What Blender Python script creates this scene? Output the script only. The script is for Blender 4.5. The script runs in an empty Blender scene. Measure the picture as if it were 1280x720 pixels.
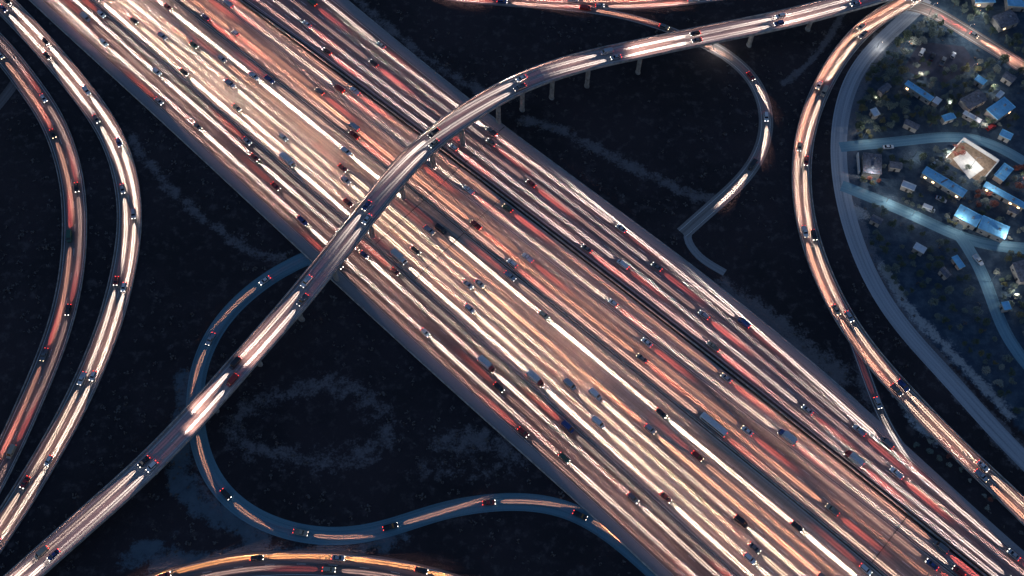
import bpy, bmesh, math, random
import numpy as np
from mathutils import Vector, Matrix
random.seed(7); np.random.seed(7)
R = math.radians
scene = bpy.context.scene
COL = scene.collection

# ------------------------------------------------------------------ camera
TILT = R(26.0); F = 1372.0; DIST = F / 3.0
H = DIST * math.cos(TILT)
cam = bpy.data.cameras.new('camera'); cam.sensor_width = 36.0; cam.lens = 36.0 * F / 1280.0
cam.clip_start = 1.0; cam.clip_end = 12000.0
co = bpy.data.objects.new('camera', cam); COL.objects.link(co)
co.location = (0, 0, H); co.rotation_euler = (TILT, 0, 0); scene.camera = co
CT, ST = math.cos(TILT), math.sin(TILT)

def at(u, v, z=0.0):
    """where the ray through photograph pixel (u,v) meets height z"""
    x = (u - 640) / F; y = (360 - v) / F
    dy = y * CT + ST; dz = y * ST - CT
    t = (z - H) / dz
    return np.array([x * t, dy * t, z])

# ------------------------------------------------------------------ helpers
def tag(o, label=None, cat=None, group=None, kind=None):
    if label: o['label'] = label
    if cat: o['category'] = cat
    if group: o['group'] = group
    if kind: o['kind'] = kind
    return o

def empty(name, loc, rz=0.0, **k):
    o = bpy.data.objects.new(name, None); COL.objects.link(o)
    o.location = loc; o.rotation_euler = (0, 0, rz); o.empty_display_size = 0.3
    return tag(o, **k)

def link(name, me, parent=None, **k):
    o = bpy.data.objects.new(name, me); COL.objects.link(o)
    if parent is not None: o.parent = parent
    return tag(o, **k)

def mesh(name, verts, faces, mats, fm=None, uvs=None, smooth=False):
    me = bpy.data.meshes.new(name)
    me.from_pydata([tuple(map(float, v)) for v in verts], [], faces)
    for m in (mats if isinstance(mats, (list, tuple)) else [mats]): me.materials.append(m)
    if fm: me.polygons.foreach_set('material_index', fm)
    if uvs is not None:
        ul = me.uv_layers.new(name='UVMap')
        li = np.zeros(len(me.loops), dtype=np.int32); me.loops.foreach_get('vertex_index', li)
        ul.data.foreach_set('uv', np.asarray(uvs, dtype=np.float32)[li].ravel())
    if smooth: me.polygons.foreach_set('use_smooth', [True] * len(me.polygons))
    me.update(); return me

class MB:
    """collects simple solids into one mesh"""
    def __init__(s): s.v = []; s.f = []; s.m = []
    def add(s, vs, fs, mi=0):
        b = len(s.v); s.v += [tuple(map(float, q)) for q in vs]
        s.f += [tuple(b + i for i in f) for f in fs]; s.m += [mi] * len(fs)
    def box(s, x0, x1, y0, y1, z0, z1, mi=0, inset=0.0):
        i = inset
        s.add([(x0, y0, z0), (x1, y0, z0), (x1, y1, z0), (x0, y1, z0),
               (x0 + i, y0 + i, z1), (x1 - i, y0 + i, z1), (x1 - i, y1 - i, z1), (x0 + i, y1 - i, z1)],
              [(3, 2, 1, 0), (4, 5, 6, 7), (0, 1, 5, 4), (1, 2, 6, 5), (2, 3, 7, 6), (3, 0, 4, 7)], mi)
    def loft(s, secs, mi=0):
        n = len(secs[0]); vs = [p for q in secs for p in q]; fs = []
        for a in range(len(secs) - 1):
            for k in range(n):
                k2 = (k + 1) % n
                fs.append((a * n + k, a * n + k2, (a + 1) * n + k2, (a + 1) * n + k))
        fs.append(tuple(range(n - 1, -1, -1))); fs.append(tuple((len(secs) - 1) * n + k for k in range(n)))
        s.add(vs, fs, mi)
    def tube(s, p, q, r, r2=None, n=8, mi=0):
        p = Vector(p); q = Vector(q); r2 = r if r2 is None else r2
        d = (q - p).normalized(); a = d.orthogonal().normalized(); b = d.cross(a)
        s.loft([[p + (a * math.cos(2 * math.pi * k / n) + b * math.sin(2 * math.pi * k / n)) * r for k in range(n)],
                [q + (a * math.cos(2 * math.pi * k / n) + b * math.sin(2 * math.pi * k / n)) * r2 for k in range(n)]], mi)
    def build(s, name, mats, parent=None, smooth=False, **k):
        return link(name, mesh(name, s.v, s.f, mats, s.m, smooth=smooth), parent, **k)
    def data(s, name, mats, smooth=False):
        return mesh(name, s.v, s.f, mats, s.m, smooth=smooth)

# ------------------------------------------------------------------ materials
def newmat(name):
    m = bpy.data.materials.new(name); m.use_nodes = True
    nt = m.node_tree; b = nt.nodes['Principled BSDF']; return m, nt, b
def N(nt, t, **k):
    n = nt.nodes.new(t)
    for a, v in k.items(): setattr(n, a, v)
    return n
def math_(nt, op, a, b=None, c=None, clamp=False):
    n = nt.nodes.new('ShaderNodeMath'); n.operation = op; n.use_clamp = clamp
    for i, q in enumerate((a, b, c)):
        if q is None: continue
        if isinstance(q, (int, float)): n.inputs[i].default_value = q
        else: nt.links.new(q, n.inputs[i])
    return n.outputs[0]
def mix(nt, f, a, b, blend='MIX'):
    n = nt.nodes.new('ShaderNodeMix'); n.data_type = 'RGBA'; n.blend_type = blend
    for s, q in ((n.inputs[0], f), (n.inputs[6], a), (n.inputs[7], b)):
        if isinstance(q, (int, float)): s.default_value = q
        elif isinstance(q, tuple): s.default_value = (*q, 1) if len(q) == 3 else q
        else: nt.links.new(q, s)
    return n.outputs[2]
def noise(nt, vec, scale, detail=4, rough=.55):
    n = N(nt, 'ShaderNodeTexNoise'); n.inputs['Scale'].default_value = scale
    n.inputs['Detail'].default_value = detail; n.inputs['Roughness'].default_value = rough
    if vec is not None: nt.links.new(vec, n.inputs['Vector'])
    return n.outputs['Fac']
def sstep(nt, x, a, b):
    n = N(nt, 'ShaderNodeMapRange'); n.interpolation_type = 'SMOOTHSTEP'
    nt.links.new(x, n.inputs[0]); n.inputs[1].default_value = a; n.inputs[2].default_value = b
    return n.outputs[0]
def plain(name, col, rough=.6, metal=0.0, var=.15, scale=1.5, coat=0.0):
    m, nt, b = newmat(name)
    tc = N(nt, 'ShaderNodeTexCoord')
    f = noise(nt, tc.outputs['Object'], scale)
    dark = tuple(c * (1 - var) for c in col); lite = tuple(min(1, c * (1 + var)) for c in col)
    nt.links.new(mix(nt, sstep(nt, f, .3, .7), dark, lite), b.inputs['Base Color'])
    b.inputs['Roughness'].default_value = rough; b.inputs['Metallic'].default_value = metal
    b.inputs['Coat Weight'].default_value = coat
    return m
def glow(name, col, strength):
    m, nt, b = newmat(name)
    b.inputs['Base Color'].default_value = (*[c * .5 for c in col], 1)
    b.inputs['Emission Color'].default_value = (*col, 1); b.inputs['Emission Strength'].default_value = strength
    m.cycles.emission_sampling = 'NONE'
    return m

def road_mat(name, colA, colB, half=None, lanes=0, lane_lines=True, edge=1.1, concrete=False, center='dash', paint=True):
    """asphalt/concrete whose wear, also imitating light streaks, runs along the road. UV x = metres across (or lane number), UV y = metres along"""
    m, nt, b = newmat(name)
    uv = N(nt, 'ShaderNodeUVMap'); sep = N(nt, 'ShaderNodeSeparateXYZ'); nt.links.new(uv.outputs[0], sep.inputs[0])
    U, V = sep.outputs[0], sep.outputs[1]
    mp = N(nt, 'ShaderNodeMapping'); nt.links.new(uv.outputs[0], mp.inputs[0])
    mp.inputs['Scale'].default_value = (5.0 if lanes else 1.6, .004, 1)
    st = noise(nt, mp.outputs[0], 1.0, 5, .65)            # long wear streaks, also painted in to echo the light trails
    mp2 = N(nt, 'ShaderNodeMapping'); nt.links.new(uv.outputs[0], mp2.inputs[0])
    mp2.inputs['Scale'].default_value = (1.4 if lanes else .4, .012, 1)
    st2 = noise(nt, mp2.outputs[0], 1.0, 3, .5)
    tc = N(nt, 'ShaderNodeTexCoord')
    fine = noise(nt, tc.outputs['Object'], 1.6, 6, .7)
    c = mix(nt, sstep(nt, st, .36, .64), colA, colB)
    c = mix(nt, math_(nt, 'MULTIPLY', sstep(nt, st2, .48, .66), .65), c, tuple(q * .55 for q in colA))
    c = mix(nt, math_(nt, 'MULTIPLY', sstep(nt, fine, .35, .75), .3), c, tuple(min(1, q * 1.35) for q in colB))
    # oil line along every lane centre
    if lanes:
        fr = math_(nt, 'FRACT', U)
        oil = math_(nt, 'SUBTRACT', 1.0, sstep(nt, math_(nt, 'ABSOLUTE', math_(nt, 'SUBTRACT', fr, .5)), .02, .16))
        c = mix(nt, math_(nt, 'MULTIPLY', oil, .35), c, tuple(q * .5 for q in colA))
    if concrete:      # transverse slab joints
        fv = math_(nt, 'FRACT', math_(nt, 'DIVIDE', V, 4.6))
        j = math_(nt, 'LESS_THAN', fv, .035)
        c = mix(nt, math_(nt, 'MULTIPLY', j, .3), c, (.03, .028, .026))
    if lanes:         # paler concrete on the shoulders
        sh = math_(nt, 'MAXIMUM', math_(nt, 'GREATER_THAN', U, lanes + .12), math_(nt, 'LESS_THAN', U, -.12))
        c = mix(nt, math_(nt, 'MULTIPLY', sh, .8), c, mix(nt, fine, (.22, .21, .21), (.40, .385, .38)))
    dash = math_(nt, 'LESS_THAN', math_(nt, 'FRACT', math_(nt, 'DIVIDE', V, 12.0)), .3)
    wear = sstep(nt, fine, .28, .5)
    if lanes and paint:
        d0 = math_(nt, 'MINIMUM', fr, math_(nt, 'SUBTRACT', 1.0, fr))
        line = math_(nt, 'LESS_THAN', d0, .022)
        inside = math_(nt, 'MULTIPLY', math_(nt, 'GREATER_THAN', U, .5), math_(nt, 'LESS_THAN', U, lanes - .5))
        outer = math_(nt, 'SUBTRACT', 1.0, inside)
        ok = math_(nt, 'MULTIPLY', math_(nt, 'GREATER_THAN', U, -.1), math_(nt, 'LESS_THAN', U, lanes + .1))
        sel = math_(nt, 'MAXIMUM', outer, dash)
        f = math_(nt, 'MULTIPLY', math_(nt, 'MULTIPLY', math_(nt, 'MULTIPLY', line, sel), ok), wear)
        c = mix(nt, f, c, (.7, .69, .64))
    elif half and paint:
        aU = math_(nt, 'ABSOLUTE', U)
        e = math_(nt, 'LESS_THAN', math_(nt, 'ABSOLUTE', math_(nt, 'SUBTRACT', aU, half - edge)), .09)
        f = math_(nt, 'MULTIPLY', e, wear)
        if center == 'dash':
            cl = math_(nt, 'MULTIPLY', math_(nt, 'LESS_THAN', aU, .08), dash)
            f = math_(nt, 'MAXIMUM', f, math_(nt, 'MULTIPLY', cl, wear))
        c = mix(nt, f, c, (.7, .69, .64))
    nt.links.new(c, b.inputs['Base Color'])
    b.inputs['Roughness'].default_value = .85
    bp = N(nt, 'ShaderNodeBump'); bp.inputs['Strength'].default_value = .02
    nt.links.new(fine, bp.inputs['Height']); nt.links.new(bp.outputs[0], b.inputs['Normal'])
    return m

M = {}
M['concrete'] = plain('concrete', (.30, .29, .27), .85, var=.3, scale=.4)
M['barrier'] = plain('barrier_concrete', (.33, .32, .30), .85, var=.35, scale=.5)
M['soffit'] = plain('girder_concrete', (.24, .25, .26), .85, var=.25, scale=.3)
M['glass'] = plain('dark_glass', (.012, .014, .018), .08, var=.1)
M['tyre'] = plain('tyre_rubber', (.02, .02, .02), .9)
M['trim'] = plain('dark_trim', (.03, .03, .032), .5)
M['cargo'] = plain('cargo_white', (.62, .61, .58), .5, var=.08)
M['steel'] = plain('galvanised_steel', (.35, .36, .37), .45, metal=.8)
M['trunk'] = plain('bark', (.08, .055, .04), .95, var=.3)
M['hl_white'] = glow('headlight_white', (1, .9, .78), 5)
M['hl_warm'] = glow('headlight_warm', (1, .72, .45), 5)
M['tl_red'] = glow('tail_light_red', (1, .05, .04), 3)
PAINT = {}
for nm, c in dict(white=(.72, .72, .70), silver=(.42, .43, .45), grey=(.17, .175, .18), black=(.02, .02, .022),
                  red=(.35, .03, .025), blue=(.03, .07, .22), beige=(.40, .34, .25), green=(.03, .10, .06)).items():
    PAINT[nm] = plain('car_paint_' + nm, c, .3, metal=.25 if nm in ('silver', 'grey') else 0, var=.04, coat=.6)

# ------------------------------------------------------------------ curves
def smooth(pts, step=2.5):
    """centripetal-ish Catmull-Rom through the points, resampled at an even step"""
    P = np.array(pts, float); P = np.vstack([2 * P[0] - P[1], P, 2 * P[-1] - P[-2]])
    out = []
    for i in range(1, len(P) - 2):
        p0, p1, p2, p3 = P[i - 1:i + 3]
        for t in np.linspace(0, 1, 16, endpoint=False):
            out.append(.5 * ((2 * p1) + (-p0 + p2) * t + (2 * p0 - 5 * p1 + 4 * p2 - p3) * t ** 2 + (-p0 + 3 * p1 - 3 * p2 + p3) * t ** 3))
    out.append(P[-2]); out = np.array(out)
    for _ in range(2):
        o = resample(out, step); k = 4
        if len(o) > 12:
            s = o.copy()
            for a in range(1, len(o) - 1):
                w = min(k, a, len(o) - 1 - a); s[a] = o[a - w:a + w + 1].mean(0)
            o = s
        out = o
    return resample(out, step)
def resample(P, step):
    d = np.r_[0, np.cumsum(np.linalg.norm(np.diff(P[:, :2], axis=0), axis=1))]
    n = max(2, int(round(d[-1] / step)) + 1); s = np.linspace(0, d[-1], n)
    return np.stack([np.interp(s, d, P[:, k]) for k in range(P.shape[1])], 1)
def arclen(P): return np.r_[0, np.cumsum(np.linalg.norm(np.diff(P[:, :2], axis=0), axis=1))]
def normals(P):
    T = np.gradient(P[:, :2], axis=0); T /= np.linalg.norm(T, axis=1)[:, None]
    return np.stack([-T[:, 1], T[:, 0]], 1)
def offset(P, d):
    n = normals(P); Q = P.copy(); Q[:, :2] += n * (np.asarray(d).reshape(-1, 1) if np.ndim(d) else d); return Q
def strip_between(A, B, ua, ub, name, mat, nx=8, **k):
    n = len(A); V = []; UV = []; s = arclen(A); Fc = []
    for i in range(n):
        for j in range(nx + 1):
            t = j / nx; V.append(A[i] * (1 - t) + B[i] * t); UV.append((ua * (1 - t) + ub * t, s[i]))
    for i in range(n - 1):
        for j in range(nx):
            a = i * (nx + 1) + j; Fc.append((a, a + 1, a + nx + 2, a + nx + 1))
    A0, B0 = A[0], B[0]; T = A[1] - A[0]; X = B0 - A0
    if T[0] * X[1] - T[1] * X[0] > 0: Fc = [f[::-1] for f in Fc]   # keep normals up
    return link(name, mesh(name, V, Fc, mat, uvs=UV), **k)
def road(P, w, z, name, mat, parent=None, **k):
    A = offset(P, w / 2); B = offset(P, -w / 2)
    A[:, 2] += z; B[:, 2] += z
    return strip_between(A, B, -w / 2, w / 2, name, mat, nx=6, **({'kind': 'structure'} if parent is None else {}), parent=parent, **k) if parent is not None \
        else strip_between(A, B, -w / 2, w / 2, name, mat, nx=6, kind='structure', **k)
def wall_along(P, prof, name, mat, parent=None, **k):
    """sweeps a cross-section (across, up) along P"""
    n = normals(P); secs = []
    for i in range(len(P)):
        secs.append([(P[i][0] + n[i][0] * a, P[i][1] + n[i][1] * a, P[i][2] + u) for a, u in prof])
    mb = MB(); mb.loft(secs); return mb.build(name, mat, parent, **k)
JERSEY = [(-.30, 0), (.30, 0), (.28, .08), (.14, .33), (.09, .85), (-.09, .85), (-.14, .33), (-.28, .08)]
KERB = [(-.25, 0), (.25, 0), (.22, .14), (-.22, .14)]

# ------------------------------------------------------------------ freeway: traced edges and dividers
L_ = [(-8, -42), (37, 0), (114, 72), (181, 134), (300, 241), (384, 325), (430, 364), (535, 461), (620, 537), (653, 566), (760, 664), (850, 746)]
D1 = [(68, -42), (115, 0), (151, 32), (242, 110), (300, 159), (371, 219), (431, 276), (490, 329), (535, 364), (640, 459), (765, 575), (924, 720), (952, 746)]
D2 = [(168, -42), (220, 0), (240, 17), (352, 103), (400, 142), (482, 208), (534, 254), (607, 310), (705, 392), (772, 445), (840, 498), (911, 560), (1000, 631), (1107, 720), (1138, 746)]
D3 = [(215, -42), (268, 0), (334, 49), (415, 110), (505, 184), (551, 220), (600, 258), (664, 310), (731, 361), (840, 445), (961, 539), (1082, 632), (1195, 720), (1228, 746)]
D4 = [(240, -42), (300, 0), (362, 45), (420, 86), (480, 131), (524, 165), (599, 223), (720, 313), (840, 409), (942, 486), (1000, 533), (1133, 640), (1233, 720), (1266, 746)]
R_ = [(380, -42), (437, 0), (480, 36), (542, 90), (587, 124), (660, 180), (757, 251), (840, 311), (906, 360), (952, 402), (1000, 443), (1060, 490), (1082, 510), (1144, 568), (1222, 636), (1280, 688), (1340, 742)]
ax = at(1000, 630) - at(300, 60); ax = ax[:2] / np.linalg.norm(ax[:2]); an = np.array([-ax[1], ax[0]])
S0, S1 = -480.0, 420.0
SG = np.arange(S0, S1, 4.0)
def fit(line, deg=5):
    Q = np.array([at(*p)[:2] for p in smooth(line, 8)])
    s = Q @ ax; t = Q @ an
    c = np.polyfit(s / 300, t, deg); lo, hi = s.min(), s.max()
    sl = np.polyfit(s, t, 1)[0]
    g = np.polyval(c, np.clip(SG, lo, hi) / 300)
    sa = (np.polyval(c, (lo + 40) / 300) - np.polyval(c, lo / 300)) / 40
    sb = (np.polyval(c, hi / 300) - np.polyval(c, (hi - 40) / 300)) / 40
    return g + np.where(SG < lo, (SG - lo) * sa * .5, 0) + np.where(SG > hi, (SG - hi) * sb * .5, 0)
T = {k: fit(v) for k, v in dict(L=L_, D1=D1, D2=D2, D3=D3, D4=D4, R=R_).items()}
def line(t, z=0.0): return np.stack([SG * ax[0] + t * an[0], SG * ax[1] + t * an[1], np.full(len(SG), z)], 1)
ZF = .06
# carriageway: (name, left divider, right divider, zone start, zone end, lanes, colours, concrete)
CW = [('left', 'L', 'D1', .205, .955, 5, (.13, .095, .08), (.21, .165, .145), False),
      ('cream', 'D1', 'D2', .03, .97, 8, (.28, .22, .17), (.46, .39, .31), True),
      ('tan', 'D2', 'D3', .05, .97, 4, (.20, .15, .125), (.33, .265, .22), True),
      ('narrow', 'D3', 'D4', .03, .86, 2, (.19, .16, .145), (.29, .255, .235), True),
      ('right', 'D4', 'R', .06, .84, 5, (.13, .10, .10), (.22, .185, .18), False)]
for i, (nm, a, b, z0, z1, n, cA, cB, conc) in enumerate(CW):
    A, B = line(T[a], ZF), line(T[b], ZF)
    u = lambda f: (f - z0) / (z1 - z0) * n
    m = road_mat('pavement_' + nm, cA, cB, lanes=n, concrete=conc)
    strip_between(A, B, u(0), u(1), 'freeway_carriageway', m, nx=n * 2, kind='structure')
# near-black strips under the dividers, with a concrete barrier standing on each
med = plain('median_dark', (.018, .017, .017), .95, var=.5, scale=1.2)
def divider(key, w, off, label, wallh=True, z=.07):
    A = line(T[key] + off - w / 2, z); B = line(T[key] + off + w / 2, z)
    strip_between(A, B, 0, w, 'median_strip', med, nx=2, kind='structure')
    if wallh:
        wall_along(line(T[key] + off, z), JERSEY, 'median_barrier', M['barrier'], label=label, cat='barrier', group='concrete barriers along the freeway')
divider('D1', .9, 0, 'concrete median barrier on the left of the pale cream carriageway')
divider('D2', 1.3, 0, 'concrete median barrier along the middle of the freeway, right of the cream carriageway')
divider('D3', .35, 0, '', False)
divider('D4', 2.6, -.2, 'concrete median barrier in the widest black gap of the freeway')
m_edge = line(T['L'] + .1, ZF)
wall_along(m_edge, JERSEY, 'edge_barrier', M['barrier'], label='pale concrete edge barrier along the lower left side of the freeway', cat='barrier', group='concrete barriers along the freeway')
# right edge kerb, interrupted where ramps join
wall_along(line(T['R'] - .1, ZF - .02)[:int((at(1082, 512)[:2] @ ax - S0) / 4)], KERB, 'kerb', M['concrete'], kind='structure')

# expansion joints across the freeway by the flyover
jm = plain('joint_tar', (.02, .018, .018), .9)
def joint(sv, z=.075, w=.35, a='D1', b='R'):
    k = int((sv - S0) / 4); p = SG[k]
    A = np.array([[p * ax[0] + T[a][k] * an[0], p * ax[1] + T[a][k] * an[1], z], [p * ax[0] + T[b][k] * an[0], p * ax[1] + T[b][k] * an[1], z]])
    v = []
    for q in A: v += [q + np.r_[ax * w / 2, 0], q - np.r_[ax * w / 2, 0]]
    link('expansion_joint', mesh('expansion_joint', v, [(0, 1, 3, 2)], jm), kind='structure')
sj = at(530, 262)[:2] @ ax
joint(sj); joint(sj + 22, a='D1', b='D4'); joint(at(1107, 690)[:2] @ ax, a='D2', b='D4')

# ------------------------------------------------------------------ ramps
def gpath(px, z=0.0, step=2.5): return smooth([at(u, v, z) for u, v in px], step)
RAMPS = {}
def ramp(key, px, w, z, cA, cB, paint=True, name='ramp_road', **k):
    P = gpath(px); RAMPS[key] = (P, w)
    road(P, w, z, name, road_mat('asphalt_' + key, cA, cB, half=w / 2, paint=paint, **k))
    return P
ASP = ((.10, .085, .08), (.17, .145, .135)); BLU = ((.13, .21, .25), (.22, .31, .34))
W1 = ramp('west_outer', [(-70, 0), (-20, 40), (10, 72), (35, 105), (60, 140), (78, 180), (91, 230), (94, 290), (89, 350), (75, 410), (52, 470), (28, 525), (0, 585), (-30, 640), (-60, 690)], 10.5, .03, *ASP)
ramp('west_spur', [(-60, 190), (-30, 160), (-8, 140), (8, 120), (22, 98)], 5, .022, *ASP, paint=False)
W2 = ramp('west_inner', [(-60, -60), (-30, -30), (0, 0), (20, 20), (50, 52), (80, 87), (115, 131), (140, 170), (156, 215), (163, 262), (160, 310), (150, 360), (136, 410), (118, 455), (95, 505), (68, 555), (35, 610), (0, 665), (-35, 715), (-70, 765)], 10.5, .034, (.15, .13, .115), (.24, .215, .19))
TEAL = ((.11, .23, .29), (.18, .32, .38))
SWL = ramp('south_loop', [(388, 322), (370, 327), (340, 344), (300, 375), (268, 412), (248, 458), (242, 500), (246, 545), (259, 590), (285, 625), (325, 652), (375, 668), (430, 672), (490, 660), (550, 638), (620, 627), (680, 628), (730, 644), (785, 684), (840, 735), (870, 765)], 6.9, .038, (.07, .16, .20), (.12, .235, .28), paint=False)
BOT = ramp('south_arc', [(60, 800), (120, 764), (200, 730), (270, 712), (340, 705), (420, 706), (500, 716), (580, 738), (650, 770)], 10, .03, *ASP)
TOPR = ramp('north_arc', [(440, -40), (520, -14), (600, -3), (700, 4), (790, 4), (860, -2), (950, -16), (1010, -34)], 8, .03, (.16, .12, .10), (.26, .2, .18))
NSP = ramp('north_spur', [(670, 6), (720, 10), (775, 18), (820, 31), (855, 44), (885, 58), (912, 74)], 4.4, .036, *ASP, center='none', edge=.5)
LPE = ramp('east_loop', [(890, 58), (915, 72), (938, 92), (954, 120), (960, 155), (951, 193), (926, 228), (893, 256), (866, 281), (853, 292)], 6.4, .042, (.17, .155, .14), (.27, .25, .235), center='none', edge=1.3)
STB = ramp('ramp_stub', [(861, 284), (860, 300), (870, 316), (884, 328), (906, 341)], 3.4, .036, (.2, .2, .2), (.3, .3, .3), paint=False)
ERP = ramp('east_ramp', [(1210, -60), (1170, -22), (1136, 2), (1105, 16), (1073, 42), (1045, 77), (1021, 122), (1006, 168), (1001, 212), (1004, 262), (1016, 312), (1036, 362), (1060, 406), (1092, 450), (1132, 494), (1180, 545), (1230, 592), (1275, 634), (1330, 690)], 8.6, .034, (.17, .14, .115), (.28, .235, .2))
ESP = ramp('east_spur', [(1044, 372), (1056, 398), (1070, 432), (1083, 470), (1097, 508), (1116, 548), (1150, 590), (1190, 628)], 4.4, .045, *ASP, center='none', edge=.5)
JUN = ramp('junction_road', [(1108, 6), (1140, 2), (1168, 14), (1194, 31), (1222, 48), (1248, 64), (1280, 84), (1330, 118)], 7.6, .04, (.18, .14, .12), (.28, .22, .19), center='none')
FRTC = ((.26, .28, .30), (.44, .45, .46))
FRT = ramp('frontage_road', [(1156, -2), (1142, 15), (1111, 42), (1082, 72), (1064, 100), (1053, 135), (1048, 170), (1049, 215), (1058, 265), (1072, 310), (1092, 355), (1122, 402), (1160, 445), (1200, 488), (1240, 534), (1280, 575), (1320, 615)], 7.2, .028, *FRTC, paint=False)
RS1 = ramp('upper_street', [(1050, 184), (1080, 181), (1134, 176), (1182, 170), (1224, 172), (1262, 190), (1300, 215)], 5.2, .032, *TEAL, paint=False, name='street')
RS2 = ramp('lower_street', [(1052, 232), (1076, 241), (1123, 261), (1163, 278), (1205, 300), (1252, 309), (1310, 312)], 5.6, .036, *TEAL, paint=False, name='street')
RS3 = ramp('side_street', [(1196, 292), (1214, 312), (1230, 345), (1243, 382), (1258, 425), (1290, 462)], 5.4, .04, *TEAL, paint=False, name='street')
# kerbs / guard rails along the big ramps
def rails(P, w, label, key):
    for sgn, side in ((1, 'inner'), (-1, 'outer')):
        Q = offset(P, sgn * (w / 2 - .15)); Q[:, 2] += .03
        o = wall_along(Q, [(-.12, 0), (.12, 0), (.12, .62), (-.12, .62)], 'guard_wall', M['barrier'],
                       label=label % side, cat='guard wall', group='low walls along the curved ramps')
rails(W2, 10.5, 'low concrete wall on the %s side of the bright white curving ramp at far left', 'a')
rails(W1, 10.5, 'low concrete wall on the %s side of the dim red curving ramp at far left', 'b')
rails(ERP, 8.6, 'low concrete wall on the %s side of the orange curving ramp beside the houses', 'c')

# ------------------------------------------------------------------ flyover
FLY = [(1180, -40, 9), (1120, -14, 10), (1080, -2, 11), (1000, 20, 12.5), (940, 33, 14), (880, 45, 15), (840, 53, 16), (800, 62, 17), (760, 70, 18), (719, 80, 19),
       (672, 95, 20), (626, 116, 20), (592, 137, 20), (560, 159, 20), (535, 179, 20), (513, 199, 20), (494, 222, 20), (470, 252, 19.5), (442, 288, 19), (418, 318, 18),
       (395, 347, 17), (372, 376, 15.5), (340, 412, 14), (298, 460, 12), (250, 514, 10.5), (186, 581, 9), (110, 649, 7), (32, 718, 5), (-20, 765, 4)]
FP = smooth([at(u, v, z) for u, v, z in FLY], 2.5)
FW = 10.2
fly = empty('flyover_bridge', (float(FP[len(FP) // 2][0]), float(FP[len(FP) // 2][1]), 0), label='long curved concrete flyover crossing above the whole freeway on piers', cat='bridge')
O = np.array(fly.location)
FPl = FP - O
wall_along(FPl, [(-FW / 2, -.35), (-FW / 2 + 1.6, -.6), (-FW / 2 + 2.6, -2.0), (FW / 2 - 2.6, -2.0), (FW / 2 - 1.6, -.6), (FW / 2, -.35), (FW / 2, -.02), (-FW / 2, -.02)], 'deck', M['soffit'], fly)
fm = road_mat('flyover_surface', (.24, .225, .215), (.36, .34, .325), half=FW / 2 - .4, center='dash', concrete=True)
A = offset(FPl, FW / 2 - .4); B = offset(FPl, -FW / 2 + .4); A[:, 2] += .02; B[:, 2] += .02
strip_between(A, B, -FW / 2 + .4, FW / 2 - .4, 'road_surface', fm, nx=6).parent = fly
for sg in (1, -1):
    wall_along(offset(FPl, sg * (FW / 2 - .18)), [(-.2, -.02), (.2, -.02), (.16, 1.0), (-.16, 1.0)], 'parapet', M['barrier'], fly)
sF = arclen(FP)
PIERS = []
def pier_at(i):
    p = FPl[i]; t = FPl[min(i + 1, len(FPl) - 1)] - FPl[i - 1]; a = math.atan2(t[1], t[0])
    mb = MB(); top = p[2] - 2.05
    n = 14; rx, ry = .95, 1.25
    def ring(z, k): return [(p[0] + k * (rx * math.cos(q) * math.cos(a) - ry * math.sin(q) * math.sin(a)), p[1] + k * (rx * math.cos(q) * math.sin(a) + ry * math.sin(q) * math.cos(a)), z) for q in [2 * math.pi * j / n for j in range(n)]]
    mb.loft([ring(-.2, 1.25), ring(.5, 1.2), ring(.52, 1.0), ring(top - 2.2, 1.0), ring(top - .9, 1.15), ring(top - .88, 1.3), ring(top - .85, 1.3)])
    ca, sa = math.cos(a), math.sin(a)
    c8 = [(p[0] + x * ca - y * sa, p[1] + x * sa + y * ca, z) for z, yy in ((top - .9, 2.2), (top, 3.4)) for x, y in ((-1.1, -yy), (1.1, -yy), (1.1, yy), (-1.1, yy))]
    mb.add(c8, [(3, 2, 1, 0), (4, 5, 6, 7), (0, 1, 5, 4), (1, 2, 6, 5), (2, 3, 7, 6), (3, 0, 4, 7)])
    mb.build('pier', M['concrete'], fly); PIERS.append(FP[i][:2].copy())
for target in [(1010, 42), (940, 60), (800, 92), (735, 106), (690, 122), (651, 139), (623, 153), (583, 182), (543, 212), (505, 248), (469, 295), (421, 350), (375, 398), (325, 452), (272, 515), (200, 592), (130, 652)]:
    g = at(*target)[:2]; pier_at(int(np.argmin(np.linalg.norm(FP[:, :2] - g, axis=1))))

# ------------------------------------------------------------------ ground
xs = np.r_[-6000, -3000, -1500, -800, -500, -350, np.arange(-300, 330, 1.5), 350, 500, 800, 1500, 3000, 6000]
y0 = at(640, 800)[1] - 10; y1 = at(640, -60)[1] + 20
ys = np.r_[-6000, -3000, -1500, -700, -300, -100 + y0 * .3, np.arange(y0, y1, 1.5), y1 + 20, y1 + 100, 800, 1500, 3000, 6000]
ys = np.unique(np.sort(ys))
X, Y = np.meshgrid(xs, ys); G = np.stack([X.ravel(), Y.ravel()], 1)
def dist_poly(G, P):
    d = np.full(len(G), 1e9)
    for a, b in zip(P[:-1], P[1:]):
        ab = b[:2] - a[:2]; L2 = ab @ ab + 1e-9
        t = np.clip(((G - a[:2]) @ ab) / L2, 0, 1)
        d = np.minimum(d, np.linalg.norm(G - a[:2] - t[:, None] * ab, axis=1))
    return d
near = (np.abs(G[:, 0]) < 320) & (G[:, 1] > y0 - 1) & (G[:, 1] < y1 + 1)
Gn = G[near]
def field(px, w, soft):
    P = smooth([at(u, v) for u, v in px], 8); d = dist_poly(Gn, P)
    return np.clip((w + soft - d) / (2 * soft), 0, 1)
dirt = np.zeros(len(Gn)); pale = np.zeros(len(Gn)); apron = np.zeros(len(Gn))
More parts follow.
